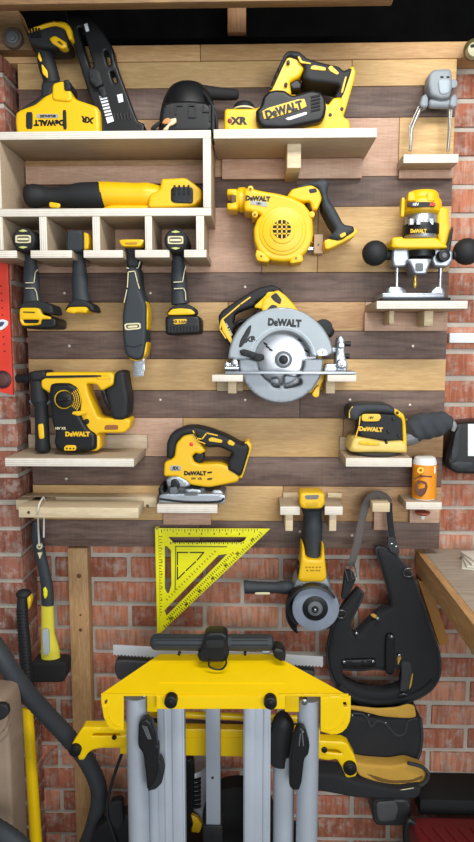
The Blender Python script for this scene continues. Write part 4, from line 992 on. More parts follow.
# ---- sander
q = Zm(330, 380, 3.2917); fz = Z['sander']+.001; yc = -.13
t = thing('orbital_sander', 'black and yellow orbital sander with grey cloth dust bag on right shelf', 'sander', loc=Vector((P(378, 458, yc).x, yc, fz)))
cx = P(*q((148, 240))[0], yc).x; k = S(378, 455, yc)/3.2917
MB().lathe((cx, yc, fz), (0, 0, 1), [(0, 70*k), (.002, 78*k), (.006, 80*k), (.009, 78*k)], 40).build('sanding_pad', AMB, t)
MB().puff(q((64, 238), (68, 214), (76, 194), (90, 188), (140, 196), (180, 204), (240, 200), (252, 214), (254, 240), (240, 246), (215, 240)), yc+.05, yc-.055, .016, fz=fz+.0095).build('skirt', plastic('sander_yellow', (232, 202, 108), .45), t)
MB().puff(q((94, 204), (104, 198), (160, 202), (166, 212), (150, 216), (96, 212)), yc-.05, yc-.058, .002).build('skirt_slot', YEL, t)
MB().puff(q((98, 112), (110, 104), (238, 110), (244, 130), (250, 190), (238, 204), (182, 204), (128, 196), (94, 186)), yc+.035, yc-.04, .012).build('body', BLK, t)
MB().puff(q((60, 104), (66, 90), (78, 82), (120, 78), (196, 80), (214, 96), (218, 112), (170, 108), (110, 108), (90, 134), (62, 132)), yc+.045, yc-.048, .016, rx=.01).build('palm_grip', BLG, t)
m = MB().puff(q((104, 118), (110, 112), (164, 112), (168, 124), (160, 136), (106, 136)), yc-.038, yc-.0455, .001); line(m, q((64, 124), (64, 104), (74, 88)), 1, yc-.045); line(m, q((100, 110), (96, 150), (84, 190)), 1, yc-.042); m.build('trim', YEL, t)
text('18V', *q((136, 124))[0], 2.4, yc-.046, BKP, t)
text('DeWALT', *q((135, 162))[0], 4., yc-.0405, YEL, t, -3, bold=.06)
MB().puff(q((200, 100), (216, 94), (244, 114), (250, 150), (254, 236), (244, 240), (240, 196), (238, 130), (218, 116)), yc+.03, yc-.044, .005).build('side_shell', YEL, t)
m = MB()
for x, y in ((222, 108), (194, 170), (186, 206), (228, 184), (210, 128)): m.disc(*q((x, y))[0], 1.5, yc-.02, yc-.0455-(.01 if y > 200 else 0), 10)
m.each('screw', BKP, t)
MB().tube([(*q((244, 196))[0], yc), (*q((262, 192))[0], yc), (*q((284, 186))[0], yc)], [7, 7.5, 7]).build('dust_port', plastic('smoke_plastic', (104, 108, 110), .4), t)
m = MB(); random.seed(3)
m.tube([(*q((258, 180))[0], yc), (*q((272, 168))[0], yc), (*q((300, 154))[0], yc), (*q((335, 150))[0], yc), (*q((370, 142))[0], yc), (*q((392, 144))[0], yc), (*q((402, 148))[0], yc)], [7, 12, 13.5, 12.5, 11.5, 8, 3], smooth=5, flat=.8, seg=28)
for i, v in enumerate(m.v): m.v[i] = v+Vector((0, math.sin(v.x*190+v.z*110)*.0025, math.sin(v.x*230+v.y*200)*.002))
m.build('dust_bag', BAG, t)
MB().tube([(*q((396, 128))[0], yc), (*q((408, 148))[0], yc), (*q((404, 168))[0], yc)], [1.6, 3, 1.8], smooth=3).build('bag_clip', plastic('clear_grey', (140, 142, 142), .4), t)

# ---- glue bottle
yc = -.11; q = Zm(330, 380, 3.2917); fz = Z['glue']+.001
cx = P(*q((310, 330))[0], yc).x; k = S(424, 480, yc)/3.2917
def zq(y): return P(*q((310, y))[0], yc).z
t = thing('glue_bottle', 'orange labelled glue bottle upside down with white ends, nozzle through shelf', 'bottle', loc=Vector((cx, yc, fz)))
zz = lambda pr: [(zq(y)-fz, r*k) for y, r in pr]
MB().lathe((cx, yc, fz), (0, 0, 1), [(0, 30*k), (.003, 37*k)]+zz([(388, 38), (270, 38), (262, 36), (254, 33), (251, 26)]), 36).build('body', WHT, t)
MB().lathe((cx, yc, fz), (0, 0, 1), zz([(386, 38), (385, 38.9), (276, 38.9), (275, 38)]), 36).build('label', ORG, t)
k2 = yc-39*k
MB().puff(q((282, 340), (296, 330), (318, 336), (322, 352), (314, 374), (300, 386), (284, 378), (280, 358)), k2+.002, k2-.0006, .0008, holes=[q((288, 345), (300, 338), (314, 344), (312, 356), (290, 360))]).build('printed_emblem', plastic('brown_print', (96, 48, 20), .5), t)
text('O', *q((298, 297))[0], 5.5, k2, plastic('gold_print', (250, 196, 60), .4), t, 0, bold=.07); text('S', *q((316, 297))[0], 5.5, k2+.002, MATS['gold_print'], t, 0, bold=.07)
m = MB(); line(m, q((280, 326), (300, 316), (334, 318)), 1.5, k2+.001); m.build('print_band', MATS['brown_print'], t)
MB().puff(q((336, 284), (347, 284), (347, 308), (336, 308)), k2+.012, k2+.006, .0006, ch=0).build('price_sticker', WHT, t)
MB().lathe((cx-.001, yc, P(424, 509.5, yc).z-.006), (0, 0, -1), [(0, 24*k), (.004, 24*k), (.008, 18*k), (.011, 9*k)], 20).build('cap', plastic('red_cap', (176, 84, 66), .45), t)
MB().lathe((cx-.001, yc, P(424, 509.5, yc).z-.0165), (0, 0, -1), [(0, 9*k), (.004, 8*k), (.009, 6*k), (.013, 2*k)], 16).build('nozzle_tip', WHT, t)
# ================================================================ lower half
def PZ(px, py, z):
    d = RM @ Vector(((px-237)/F, (421-py)/F, -1)); return CAM+d*((z-CAM.z)/d.z)
# ---- rafter square
q = Zm(150, 520, 3.646)
t = thing('rafter_square', 'large yellow triangular rafter square with black scales hanging below the board', 'square', loc=P(175, 632, -.09))
tri = q((20, 30), (438, 32), (430, 40), (37, 413), (28, 413))
MB().puff(tri, -.084, -.089, .001, ch=0, rx=.001, holes=[q((66, 62), (352, 62), (344, 76), (330, 82), (84, 82)), q((54, 96), (62, 96), (76, 110), (78, 236), (68, 268), (62, 268), (54, 250)), q((52, 330), (250, 128), (282, 124), (60, 350))], chh=0).build('plate', SQY, t)
MB().puff(q((18, 30), (30, 30), (36, 413), (26, 413)), -.078, -.1, .001, ch=0).build('heel', SQY, t)
m = MB()
line(m, q((94, 96), (280, 97)), 1., -.0895); line(m, q((94, 96), (92, 255)), 1., -.0895)
MM = m.build('groove', plastic('olive_groove', (110, 112, 20), .5), t)
m = MB()
for a in (((100, 118), (138, 118)), ((146, 118), (196, 118)), ((196, 118), (172, 146)), ((166, 152), (132, 184)), ((126, 190), (100, 216)), ((100, 216), (100, 172)), ((100, 164), (100, 118))): line(m, q(*a), 1.1, -.0895)
m.build('scribe_triangle', BKP, t)
m = MB()
for k in range(34):
    x = 42+k*10.6; L = (12 if k % 4 == 0 else 8 if k % 2 == 0 else 5)
    line(m, q((x, 33), (x, 33+L)), .5, -.0895); m_y = 62; line(m, q((76+k*8, 80), (76+k*8, 84 if k % 2 else 87)), .8, -.0895)
for k in range(28):
    y = 60+k*10.6; L = 6 if k % 2 else 10; line(m, q((34, y), (34+L, y)), .5, -.0895)
for k in range(56):                     # degree scales along the long edge
    f = k/55; x, y = 408-350*f, 52+340*f; L = 12 if k % 5 == 0 else 7
    line(m, q((x, y), (x-L*.7, y-L*.75)), .5, -.0895)
for k in range(40):
    f = k/39; x, y = 300-240*f, 118+240*f; line(m, q((x, y), (x+5, y+5)), .5, -.0895)
    x, y = 244-180*f, 112+180*f
    if k % 2: line(m, q((x, y), (x-5, y-5)), .45, -.0895)
m.build('scale_tick', BKP, t)['kind'] = 'stuff'
for n_, (x, y) in enumerate(((98, 50), (143, 50), (188, 50), (234, 50), (280, 50), (326, 50))): text(str(n_+1), *q((x, y))[0], 1.9, -.0895, BKP, t, name='numeral')
for n_, (x, y) in enumerate(((43, 105), (43, 152), (43, 198), (43, 244), (43, 290))): text(str(n_+1), *q((x, y))[0], 1.9, -.0895, BKP, t, 0, name='numeral')
for n_, (x, y) in zip((10, 20, 30, 40, 50, 60, 70), ((374, 70), (318, 122), (276, 164), (228, 212), (180, 258), (132, 306), (76, 360))): text(str(n_), *q((x, y))[0], 2.6, -.0895, BKP, t, 45, name='numeral')
nl = tag(MB().tube([(157, 529, -.058), (157, 529, -.108)], .8).build('nail', GRD), 'thin steel nail holding up the yellow rafter square', 'nail')

# ---- angle grinder
q = Zm(240, 480, 4.306)
t = thing('angle_grinder', 'yellow and black cordless angle grinder hanging disc down between two pegs', 'grinder', loc=P(312, 625, -.13))
MB().puff(q((256, 62), (270, 54), (350, 54), (364, 62), (366, 100), (352, 124), (268, 124), (256, 104)), -.125, -.195, .01).build('battery_foot', YEL, t)
MB().puff(q((278, 66), (342, 64), (336, 82), (284, 84)), -.19, -.1965, .001).build('battery_recess', plastic('grey_recess', (120, 120, 116), .5), t)
MB().puff(q((284, 98), (336, 96), (338, 110), (286, 114)), -.194, -.1975, .001).build('label', plastic('amber_label', (214, 170, 20), .5), t)
MB().tube([(*q((310, 118))[0], -.135), (*q((312, 150))[0], -.135), (*q((314, 200))[0], -.135), (*q((316, 280))[0], -.135), (*q((316, 345))[0], -.135)], [11, 9, 9.6, 8.6, 8.6], smooth=4, seg=28).build('body', BLG, t)
MB().puff(q((264, 112), (354, 112), (352, 130), (338, 136), (282, 136), (268, 130)), -.1, -.178, .008).build('collar', BLK, t)
MB().puff(q((266, 276), (276, 284), (284, 340), (348, 344), (352, 276), (360, 274), (368, 360), (374, 420), (360, 440), (258, 440), (250, 424), (262, 350)), -.1, -.172, .01).build('motor_housing', YEL, t)
MB().puff(q((246, 372), (258, 362), (256, 410), (248, 420)), -.12, -.165, .004).build('slide_switch', BKP, t)
m = MB()
for y, xs in ((376, (286, 300, 314, 330, 344)), (390, (290, 306, 316, 330, 342))): [m.puff(q((x-4, y-2), (x+4, y-3), (x+4, y+2), (x-4, y+3)), -.17, -.1735, .0004, ch=0) for x in xs]
m.build('warning_print', plastic('amber_print', (150, 110, 10), .5), t)['kind'] = 'stuff'
MB().disc(*q((312, 470))[0], 19, -.1, -.165, 40, bev=.25).build('gear_case', SIL, t)
MB().tube([(*q((18, 460))[0], -.135), (*q((24, 460))[0], -.135), (*q((50, 462))[0], -.135), (*q((150, 463))[0], -.135), (*q((196, 462))[0], -.135), (*q((226, 462))[0], -.135)], [6.4, 6.8, 6.3, 5.4, 7, 5], smooth=3, flat=1).build('side_handle', BLG, t)
MB().puff(q((64, 484), (128, 484), (130, 494), (66, 494)), -.13, -.15, .002).each('grip_inlay', CREAM, t)
# guard: half a dish
c = P(*q((310, 552))[0], -.17); s_ = S(312, 608, -.17)/4.306; m = MB(); vs = []; fs = []; n = 36
for k in range(n+1):
    a = math.radians(35+k*(235-35)/n)
    for r, y in ((60, -.150), (108, -.150), (114, -.153), (116, -.198), (106, -.2), (106, -.196), (111, -.193), (109, -.158), (60, -.156)):
        vs.append((c.x+math.cos(a)*r*s_, y, c.z+math.sin(a)*r*s_))
for k in range(n):
    for j in range(9): b = k*9+j; d = k*9+(j+1) % 9; fs.append((b, d, d+9, b+9))
m.add(vs, fs).build('guard', BKP, t)
m = MB(); line(m, q(*arc(316, 548, 110, 38, 120, 14)), 1.1, -.2005); m.build('guard_edge', CHR, t)
MB().disc(*q((326, 554))[0], 23.6, -.178, -.186, 56, bev=.06).build('flap_disc', DISC, t)
MB().disc(*q((324, 554))[0], 12.8, -.186, -.1885, 40).build('disc_hub', BKP, t)
MB().disc(*q((324, 556))[0], 7.5, -.1885, -.194, 32).build('clamp_nut', GRD, t)
MB().disc(*q((324, 560))[0], 3.4, -.194, -.199, 20).build('spindle', BKM, t)
MB().disc(*q((324, 562))[0], 1.4, -.199, -.201, 14).build('spindle_tip', CHR, t)

# ---- splitting axe
q = Zm(0, 500, 3.95); Ya = -.14
t = thing('splitting_axe', 'axe with black and yellow handle hanging head down from white cord', 'axe', loc=P(50, 682, Ya))
MB().tube([(*q(p)[0], Ya) for p in ((140, 85), (148, 150), (158, 210), (172, 270), (184, 330), (188, 380), (188, 414))], [2.6, 6, 5.8, 5.6, 6., 6.2, 6.3], smooth=5, flat=.7).build('grip', BLG, t)
MB().tube([(*q(p)[0], Ya) for p in ((187, 414), (188, 470), (190, 530), (198, 590), (201, 634))], [6.2, 6.4, 7, 9.4, 9.8], smooth=5, flat=.6).build('shaft', plastic('shaft_yellow', (222, 208, 60), .45), t)
MB().puff(q((166, 512), (192, 510), (196, 608), (172, 614)), Ya-.014, Ya-.021, .001).build('sticker', plastic('sticker_blue', (176, 186, 190), .5), t)
m = MB(); m.puff(q((170, 350), (178, 344), (186, 360), (186, 380), (178, 392), (172, 378)), Ya-.008, Ya-.017, .002).each('grip_inlay', SQY, t, label='yellow oval inlay')
MB().puff(q((148, 208), (166, 208), (157, 234)), Ya-.008, Ya-.016, .001, ch=0).build('arrow_mark', CREAM, t)
MB().disc(*q((155, 184))[0], 3, Ya-.01, Ya-.018, 20).build('eyelet', CREAM, t); MB().disc(*q((155, 184))[0], 1.4, Ya-.018, Ya-.019, 14).build('eyelet_hole', CREASE, t)
MB().puff(q((124, 640), (160, 642), (250, 640), (262, 650), (262, 700), (250, 720), (134, 720), (112, 726)), Ya+.022, Ya-.03, .005).build('head', BKM, t)
cd_ = MB().tube([(*q(p)[0], y) for p, y in (((155, 182), Ya-.0195), ((152, 120), -.175), ((150, 50), -.236), ((153, 24), -.24), ((160, 6), -.232), ((172, -10), -.2), ((176, 4), -.155), ((174, 60), -.15), ((173, 148), Ya-.011))], .9, smooth=5, seg=8)
tag(cd_.build('hanging_cord', plastic('white_cord', (224, 220, 210), .8)), 'white cord looped over the slotted rack holding the axe', 'cord')

# ---- long striking tool with yellow pole, leaning
t = thing('sledgehammer', 'long-handled tool with black ribbed grip and bright yellow shaft leaning by pier', 'hammer', loc=Vector((P(38, 830, -.42).x, -.42, 0)))
def lean(px, py):                       # a point of the leaning pole
    f = (py-590)/(842-590); return P(px, py, -.2-.09*f)
pts = [lean(*q(p)[0]) for p in ((92, 372), (88, 430), (92, 500), (97, 560), (102, 640), (106, 700), (112, 790))]
a = pts[-2]; b = lean(35, 842); s2 = S(30, 700, -.3)
w, r = catmull(pts, [5.6*s2, 5.6*s2, 5.8*s2, 6*s2, 6.2*s2, 6.6*s2, 6.6*s2], 5)
m = MB().sweep(w, r, seg=24)
m.ball(*q((94, 372))[0], 7.5, -.2, (1.05, .9, .7)); m.build('grip', BLK, t)
m = MB()
for k in range(22):
    p = pts[1].lerp(pts[5], k/21); p.x = w[min(len(w)-1, 5+int(k/21*20))].x; rr = 6.3*s2
    m.sweep([p+Vector((math.cos(a_)*rr, math.sin(a_)*rr, .004*math.cos(a_))) for a_ in [j*PI/8 for j in range(9, 17)]], .0012, seg=6)
m.build('grip_rib', BKP, t)['kind'] = 'stuff'
MB().puff(q((106, 388), (118, 378), (122, 400), (112, 436)), -.2, -.222, .003).each('grip_inlay', YEL, t)
p0 = lean(*q((108, 800))[0]); p0 = lean(27.5, 708); p1 = lean(36, 842); d = (p1-p0).normalized(); pe = p0+d*((p0.z-.06)/-d.z)
MB().sweep([p0, p0.lerp(pe, .5), pe], [5.4*s2, 6*s2, 6.4*s2], seg=24).build('shaft', YELB, t)
MB().box((pe.x-.09, pe.y-.03, .0), (pe.x+.09, pe.y+.03, .07), .008).build('head', BKM, t)

# ---- hoses
def hose(name, label, pts, r, Y=None, ribs=0, mat=HOSE):
    m = MB(); w = [P(*p) for p in pts]; w, rr = catmull(w, [r]*len(w), 12 if not ribs else ribs)
    if ribs: rr = [x*(1+.07*(i % 2)) for i, x in enumerate(rr)]
    m.sweep(w, rr, seg=20); return tag(m.build(name, mat, sharp=80), label, 'hose')
hose('vacuum_hose', 'thick dark grey vacuum hose curving down from left edge past the batten', [(-30, 612, -.4), (-3, 649, -.4), (20, 684, -.38), (43.5, 711, -.34), (67, 736, -.30), (87, 761, -.27), (99, 791, -.26), (95, 821, -.25), (84, 850, -.24), (62, 885, -.22)], 8.1*S(60, 730, -.28), ribs=14)
hose('ribbed_hose', 'black ribbed hose crossing the bottom left corner', [(-50, 826, -.56), (-16, 826, -.58), (8, 838, -.6), (28, 858, -.61), (38, 890, -.6), (40, 960, -.58), (30, 1100, -.58)], 10*S(10, 820, -.6), ribs=9, mat=BLG)

# ---- dusty case bottom left
t = thing('tool_case', 'dusty tan plastic case with dark latch at the bottom left corner', 'case', loc=Vector((P(0, 830, -.42).x, -.42, 0)))
yb, yf = -.40, -.49
MB().puff([(-60, 698), (-2, 698), (5, 702), (8, 714), (11, 760), (14, 842), (20, 1000), (20, 1150), (-60, 1150)], yb, yf, .012, fz=0.0).build('body', DUST, t)
MB().puff([(-30, 704), (4, 704), (8, 707), (9, 714), (4, 719), (-4, 722), (-30, 722)], yf+.002, yf-.012, .004).build('latch', BLK, t)
m = MB(); line(m, [(-4, 738), (4, 730), (11, 718)], 1.2, yf-.001); line(m, [(-2, 744), (6, 736), (12, 726)], .8, yf-.001); m.build('moulded_line', plastic('dust_line', (128, 108, 92), .8), t)

# ---- red drilled level
t = thing('drilled_rule', 'bright red plastic rule with drilled holes hanging on brick pier', 'rule', loc=P(3, 394, -.115))
q = Zm(0, 240, 4.96)
MB().puff(q((-140, 96), (38, 102), (64, 768), (-140, 720)), -.112, -.122, .001, ch=0, holes=[]).build('plate', RED, t)
m = MB()
for k in range(10): m.disc(*q((4+k*1.9, 228+k*36))[0], .8, -.121, -.1232, 10)
m.build('drilled_hole', plastic('hole_dark', (90, 20, 16), .7), t)['kind'] = 'stuff'
MB().disc(*q((10, 692))[0], 9., -.122, -.1265, 36).build('dial', plastic('dial_maroon', (62, 30, 34), .4), t); 
MB().disc(*q((10, 692))[0], 6, -.1265, -.128, 30).build('dial_hub', plastic('dial_brown', (92, 52, 48), .5), t)
MB().puff(q((-20, 404), (12, 392), (40, 402), (38, 424), (8, 448), (-20, 440)), -.121, -.1245, .001).build('badge', PAPER, t); MB().puff(q((-20, 414), (10, 404), (24, 410), (8, 430), (-20, 430)), -.124, -.1255, .0005).build('badge_mark', plastic('badge_navy', (70, 74, 110), .5), t)

# ---- bench on the right
zb = P(415.5, 549, -.004).z; A = P(415.5, 549, -.004); B = PZ(474, 625, zb); th = zb-P(474, 654, B.y).z
dirv = (B-A); C_ = A+dirv*2.1
t = thing('workbench', 'pale worn workbench top with tan wooden edge at right of frame', 'bench', loc=Vector((1.1, -.4, 0)))
def prism(m, poly, z0, z1):
    n = len(poly); m.add([(p[0], p[1], z0) for p in poly]+[(p[0], p[1], z1) for p in poly], [tuple(range(n-1, -1, -1)), tuple(range(n, 2*n))]+[(i, (i+1) % n, (i+1) % n+n, i+n) for i in range(n)]); return m
e = Vector((dirv.y, -dirv.x, 0)).normalized()*-.02 if False else Vector((.02, 0, 0))
prism(MB(), [A+e+Vector((0, 0, 0)), (1.5, A.y, 0), (1.5, C_.y, 0), C_+e], zb-th+.001, zb).build('bench_top', BENCHT, t)
prism(MB(), [A, A+e*.97, C_+e*.97, C_], zb-th, zb-.0005).build('edge_strip', BENCHE, t)
for y in (C_.y+.06, ): MB().box((1.05, y-.035, .001), (1.12, y+.035, zb-th-.001), .002).build('leg', STUD, t)
t = tag(MB().box((P(417, 600, -.05).x, -.052, P(420, 646, -.05).z), (P(423, 600, -.05).x+.012, -.03, P(420, 578, -.05).z), .002, rot=Euler((0, math.radians(-19), 0))).build('wooden_strut', plastic('ochre_wood', (184, 128, 58), .6)), 'narrow ochre strut sticking out behind the right side of black tool belt', 'strut')
t.location.x += .035
# papers on the bench
q = Zm(414, 480, 3.367)
for i in range(4):
    z = zb+.0008+i*.0065; a = P(461, 545, -.12)
    lab = ['crumpled white leaflet at the bottom of the bench pile', 'folded white leaflet second from the bottom of bench pile', 'white leaflet second from the top of the bench pile', 'topmost white leaflet of small pile on bench'][i]
    tag(MB().box((a.x+i*.004, -.2+i*.006, z), (a.x+.12-i*.003, -.08-i*.004, z+.0055), .0015, rot=Euler((0, 0, math.radians(-18+9*i)))).build('leaflet', plastic('paper_%d' % i, (214+i*5, 208+i*4, 190+i*6), .8)), lab, 'leaflet', 'leaflets on the bench')

# ---- wall plate strip and black holder, right
sg = tag(MB().pbox(449.6, 333, 490, 342.8, -.0015, -.02, .001).build('white_strip', PAPER), 'short white strip fixed to the brickwork right of the board', 'strip')
t = thing('charger', 'black wall-mounted charger with white label on the bricks at right', 'charger', loc=P(462, 473, -.05))
MB().puff([(457, 423), (480, 421), (500, 422), (500, 474), (457, 474), (449, 469), (446.5, 461), (451, 443), (454, 428)], -.003, -.09, .012).build('body', BKP, t)
MB().puff([(468, 424), (500, 424), (500, 457), (468, 456)], -.088, -.0925, .001, ch=0).build('label', PAPER, t)
MB().puff([(450, 464), (457, 461), (474, 462), (474, 468), (458, 469)], -.088, -.096, .003).puff([(455, 435), (458, 428), (461, 428), (459, 456), (453, 460), (451, 458)], -.086, -.097, .002).build('cradle_lip', BLG, t)

# ================================================================ tool belt
q = Zm(320, 590, 3.646)
t = thing('tool_belt', 'black padded tool belt harness hanging by its grey strap from peg', 'tool belt', loc=P(385, 705, -.12))
outl = [(142, 0), (156, 16), (138, 60), (112, 112), (110, 150), (128, 168), (150, 152), (190, 108), (222, 82), (262, 66), (256, 20), (244, -20), (230, -70), (206, -146), (224, -152), (262, -138), (300, -100), (338, -46), (362, 20), (378, 60), (402, 140), (428, 210), (438, 275), (430, 325), (396, 370), (330, 404), (240, 426), (170, 418), (108, 392), (60, 345), (34, 290), (28, 225), (44, 150), (66, 100), (96, 52)]
hole = [(80, 288), (150, 292), (200, 286), (240, 290), (292, 282), (304, 310), (296, 360), (232, 374), (150, 364), (96, 336), (78, 310)]
MB().puff(q(*outl), -.075, -.125, .016, rx=.012, holes=[q(*hole)]).build('pad', FAB, t)
def rim(pts, Y, r, closed=True):
    w = [P(*p, Y) for p in q(*pts)]
    if closed: w += [w[0]]
    w, rr = catmull(w, [r]*len(w), 4); return w, rr
m = MB(); w, rr = rim(outl, -.112, .0042); m.sweep(w, rr, seg=10); w, rr = rim(hole, -.112, .0036); m.sweep(w, rr, seg=10); m.build('binding', FABL, t)
m = MB(); w, rr = rim([(70, 350), (120, 390), (200, 410), (285, 404), (365, 374), (415, 334)], -.128, .0085, False); m.sweep(w, rr, seg=14); m.build('belt_roll', FAB, t)
MB().puff(q((240, 174), (248, 162), (266, 162), (274, 176), (272, 290), (264, 310), (244, 308), (238, 290)), -.122, -.138, .004).build('hammer_loop', BKP, t)
MB().puff(q((84, 256), (200, 252), (206, 262), (200, 282), (88, 282), (80, 270)), -.122, -.136, .004).build('webbing_band', BKP, t)
MB().puff(q((296, 262), (330, 262), (336, 300), (322, 366), (290, 372), (298, 320)), -.122, -.134, .003).build('side_loop', FABL, t)
MB().puff(q((184, 92), (196, 88), (216, 100), (212, 108), (196, 102)), -.12, -.13, .002).puff(q((282, 244), (294, 236), (296, 250), (284, 276)), -.12, -.13, .002).puff(q((334, 312), (340, 304), (334, 350), (324, 366)), -.13, -.137, .002).build('tan_tab', TAN, t)
m = MB()
for x, y in ((133, 160), (211, 106), (262, 172), (88, 264), (194, 262), (290, 240)): m.disc(*q((x, y))[0], 1.5, -.12, -.1395, 12)
m.each('rivet', CHR, t)
def ring(m, px, py, rpx, Y, a0=0, a1=360, r=.0016, tilt=.3):
    c = P(px, py, Y); R_ = rpx*S(px, py, Y); n = 24
    m.sweep([c+Vector((R_*math.cos(math.radians(a0+(a1-a0)*k/n)), -R_*tilt*math.sin(math.radians(a0+(a1-a0)*k/n)), R_*math.sin(math.radians(a0+(a1-a0)*k/n)))) for k in range(n+1)], r, seg=8); return m
for px, py, r_ in ((408.5, 572.5, 5.), (341.5, 614, 4.6), (403.5, 697.5, 4.6)): ring(MB(), px, py, r_, -.133).build('metal_ring', CHR, t)
# strap over the peg
q4 = Zm(320, 480, 3.646)
def band(pts, wid, thick, name, mat):
    m = MB(); w = [P(*q4(p[:2])[0], p[2]) for p in pts]; w, r = catmull(w, [wid]*len(w), 5)
    return m.sweep(w, r, seg=12, flat=thick/wid).build(name, mat, t)
band([(112, 312, -.12), (134, 240, -.118), (152, 150, -.112), (168, 88, -.11), (184, 62, -.11), (210, 52, -.108), (236, 62, -.105), (252, 84, -.104)], .0105, .0022, 'strap', STRAP)
band([(252, 84, -.104), (254, 130, -.104), (262, 200, -.106), (276, 262, -.11)], .0085, .0022, 'strap', FAB)
MB().puff(q4((248, 208), (272, 210), (292, 262), (284, 276), (258, 262), (246, 240)), -.112, -.124, .002).build('strap_end', FABL, t)
m = MB()
for x, y in ((262, 234), (278, 244)): m.disc(*q4((x, y))[0], 1.2, -.122, -.1265, 10)
m.each('rivet', CHR, t)
m = MB(); w = [P(*q4(p)[0], -.128) for p in ((88, 318), (124, 300), (134, 352), (102, 368), (88, 318))]; m.sweep(w, .0018, seg=8); m.sweep([P(*q4((110, 310))[0], -.13), P(*q4((116, 356))[0], -.134)], .0016, seg=8); m.build('buckle', CHR, t)
m = MB(); m.puff(q4((92, 330), (120, 336), (132, 360), (116, 400), (96, 432), (78, 436), (86, 380)), -.1, -.122, .004); m.build('strap_tail', FAB, t)

# ---- pouches below
q = Zm(340, 690, 3.537)
t = thing('tool_pouch', 'black upper tool pouch with tan lining hanging below the harness', 'pouch', loc=P(380, 765, -.14))
MB().puff(q((-40, 82), (60, 86), (120, 94), (266, 92), (290, 102), (294, 180), (280, 240), (250, 262), (160, 268), (70, 256), (-20, 220), (-50, 120)), -.07, -.172, .02, rx=.014).build('body', FAB, t)
MB().puff(q((0, 52), (60, 58), (130, 66), (200, 62), (240, 50), (264, 56), (270, 96), (240, 100), (150, 94), (80, 76), (20, 66)), -.172, -.178, .003).build('tan_flap', TAN, t)
m = MB(); w = [P(*p, -.172) for p in q((20, 90), (60, 82), (90, 92), (110, 130), (130, 110), (160, 120), (200, 160), (230, 150), (240, 110), (276, 100))]; w, rr = catmull(w, [.003]*len(w), 5); m.sweep(w, rr, seg=8)
w = [P(*p, -.172) for p in q((-10, 222), (70, 254), (160, 266), (248, 260), (278, 236), (290, 170), (284, 100))]; w, rr = catmull(w, [.0045]*len(w), 5); m.sweep(w, rr, seg=8); m.build('binding', FABL, t)
m = MB()
for x, y in ((44, 92), (102, 90), (162, 118)): m.disc(*q((x, y))[0], 1.2, -.17, -.176, 10)
m.each('rivet', CHR, t)
t = thing('nail_pouch', 'lower tool pouch with tan open mouth and small cream tag', 'pouch', loc=P(370, 797, -.17))
MB().puff(q((-120, 292), (0, 300), (60, 326), (200, 352), (290, 338), (282, 372), (262, 386), (60, 382), (-40, 362), (-120, 350)), -.174, -.24, .014).build('body', FAB, t)
MB().puff(q((44, 252), (90, 262), (180, 268), (236, 258), (290, 276), (312, 296), (304, 326), (240, 338), (140, 330), (70, 306), (52, 280)), -.174, -.218, .01).build('tan_lining', TAN, t)
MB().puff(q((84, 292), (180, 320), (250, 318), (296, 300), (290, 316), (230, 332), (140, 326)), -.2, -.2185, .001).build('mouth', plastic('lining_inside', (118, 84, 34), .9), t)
m = MB(); w = [P(*p, -.228) for p in q((0, 306), (60, 326), (140, 344), (220, 350), (290, 334), (312, 300), (290, 272), (240, 258))]; w, rr = catmull(w, [.005]*len(w), 5); m.sweep(w, rr, seg=8); m.build('binding', FABL, t)
MB().puff(q((212, 354), (262, 346), (264, 360), (214, 368)), -.23, -.238, .001, ch=0).build('tag', CREAM, t)
t = thing('plastic_box', 'dark grey rounded box hanging on bricks under the lower pouch', 'box', loc=P(385, 826, -.08))
MB().puff(q((112, 384), (250, 384), (250, 470), (236, 480), (130, 480), (116, 460)), -.001, -.12, .014).build('body', plastic('charcoal_plastic', (48, 50, 52), .5), t)
MB().puff(q((128, 396), (196, 392), (206, 420), (196, 462), (140, 466), (130, 440)), -.118, -.126, .004).build('front_panel', plastic('charcoal_worn', (84, 86, 88), .6), t)
# red moulded case, bottom right
zr = P(440, 816, -.16).z
t = thing('red_case', 'dark red ribbed plastic case standing at the bottom right corner', 'case', loc=Vector((P(450, 830, -.3).x, -.3, 0)))
x0 = P(411, 820, -.18).x
MB().box((x0, -.36, 0), (x0+.5, -.16, zr), .012).build('body', DRED, t)
m = MB()
for k in range(9): m.box((x0+.04+k*.034, -.34, zr-.002), (x0+.052+k*.034, -.20, zr+.004), .002, rot=Euler((0, 0, .35)))
m.build('rib', DRED, t)['kind'] = 'stuff'
MB().tube([(*Zm(340, 690, 3.537)((262, 470))[0], -.372), (*Zm(340, 690, 3.537)((242, 462))[0], -.372), (*Zm(340, 690, 3.537)((232, 500))[0], -.372), (*Zm(340, 690, 3.537)((236, 560))[0], -.372), (*Zm(340, 690, 3.537)((240, 700))[0], -.372)], 3, smooth=4).build('handle', BKP, t)
sh = thing('shade_board', 'added black board standing in for the dark shade behind the red case at lower right', 'shelf', loc=P(450, 812, -.08))
MB().box((P(420, 812, -.12).x, -.12, P(440, 815, -.12).z), (1.5, -.002, P(440, 800, -.12).z), .002).build('board', BKM, sh)  # added slab, no real shelf: the dark shade band is its matt black colour
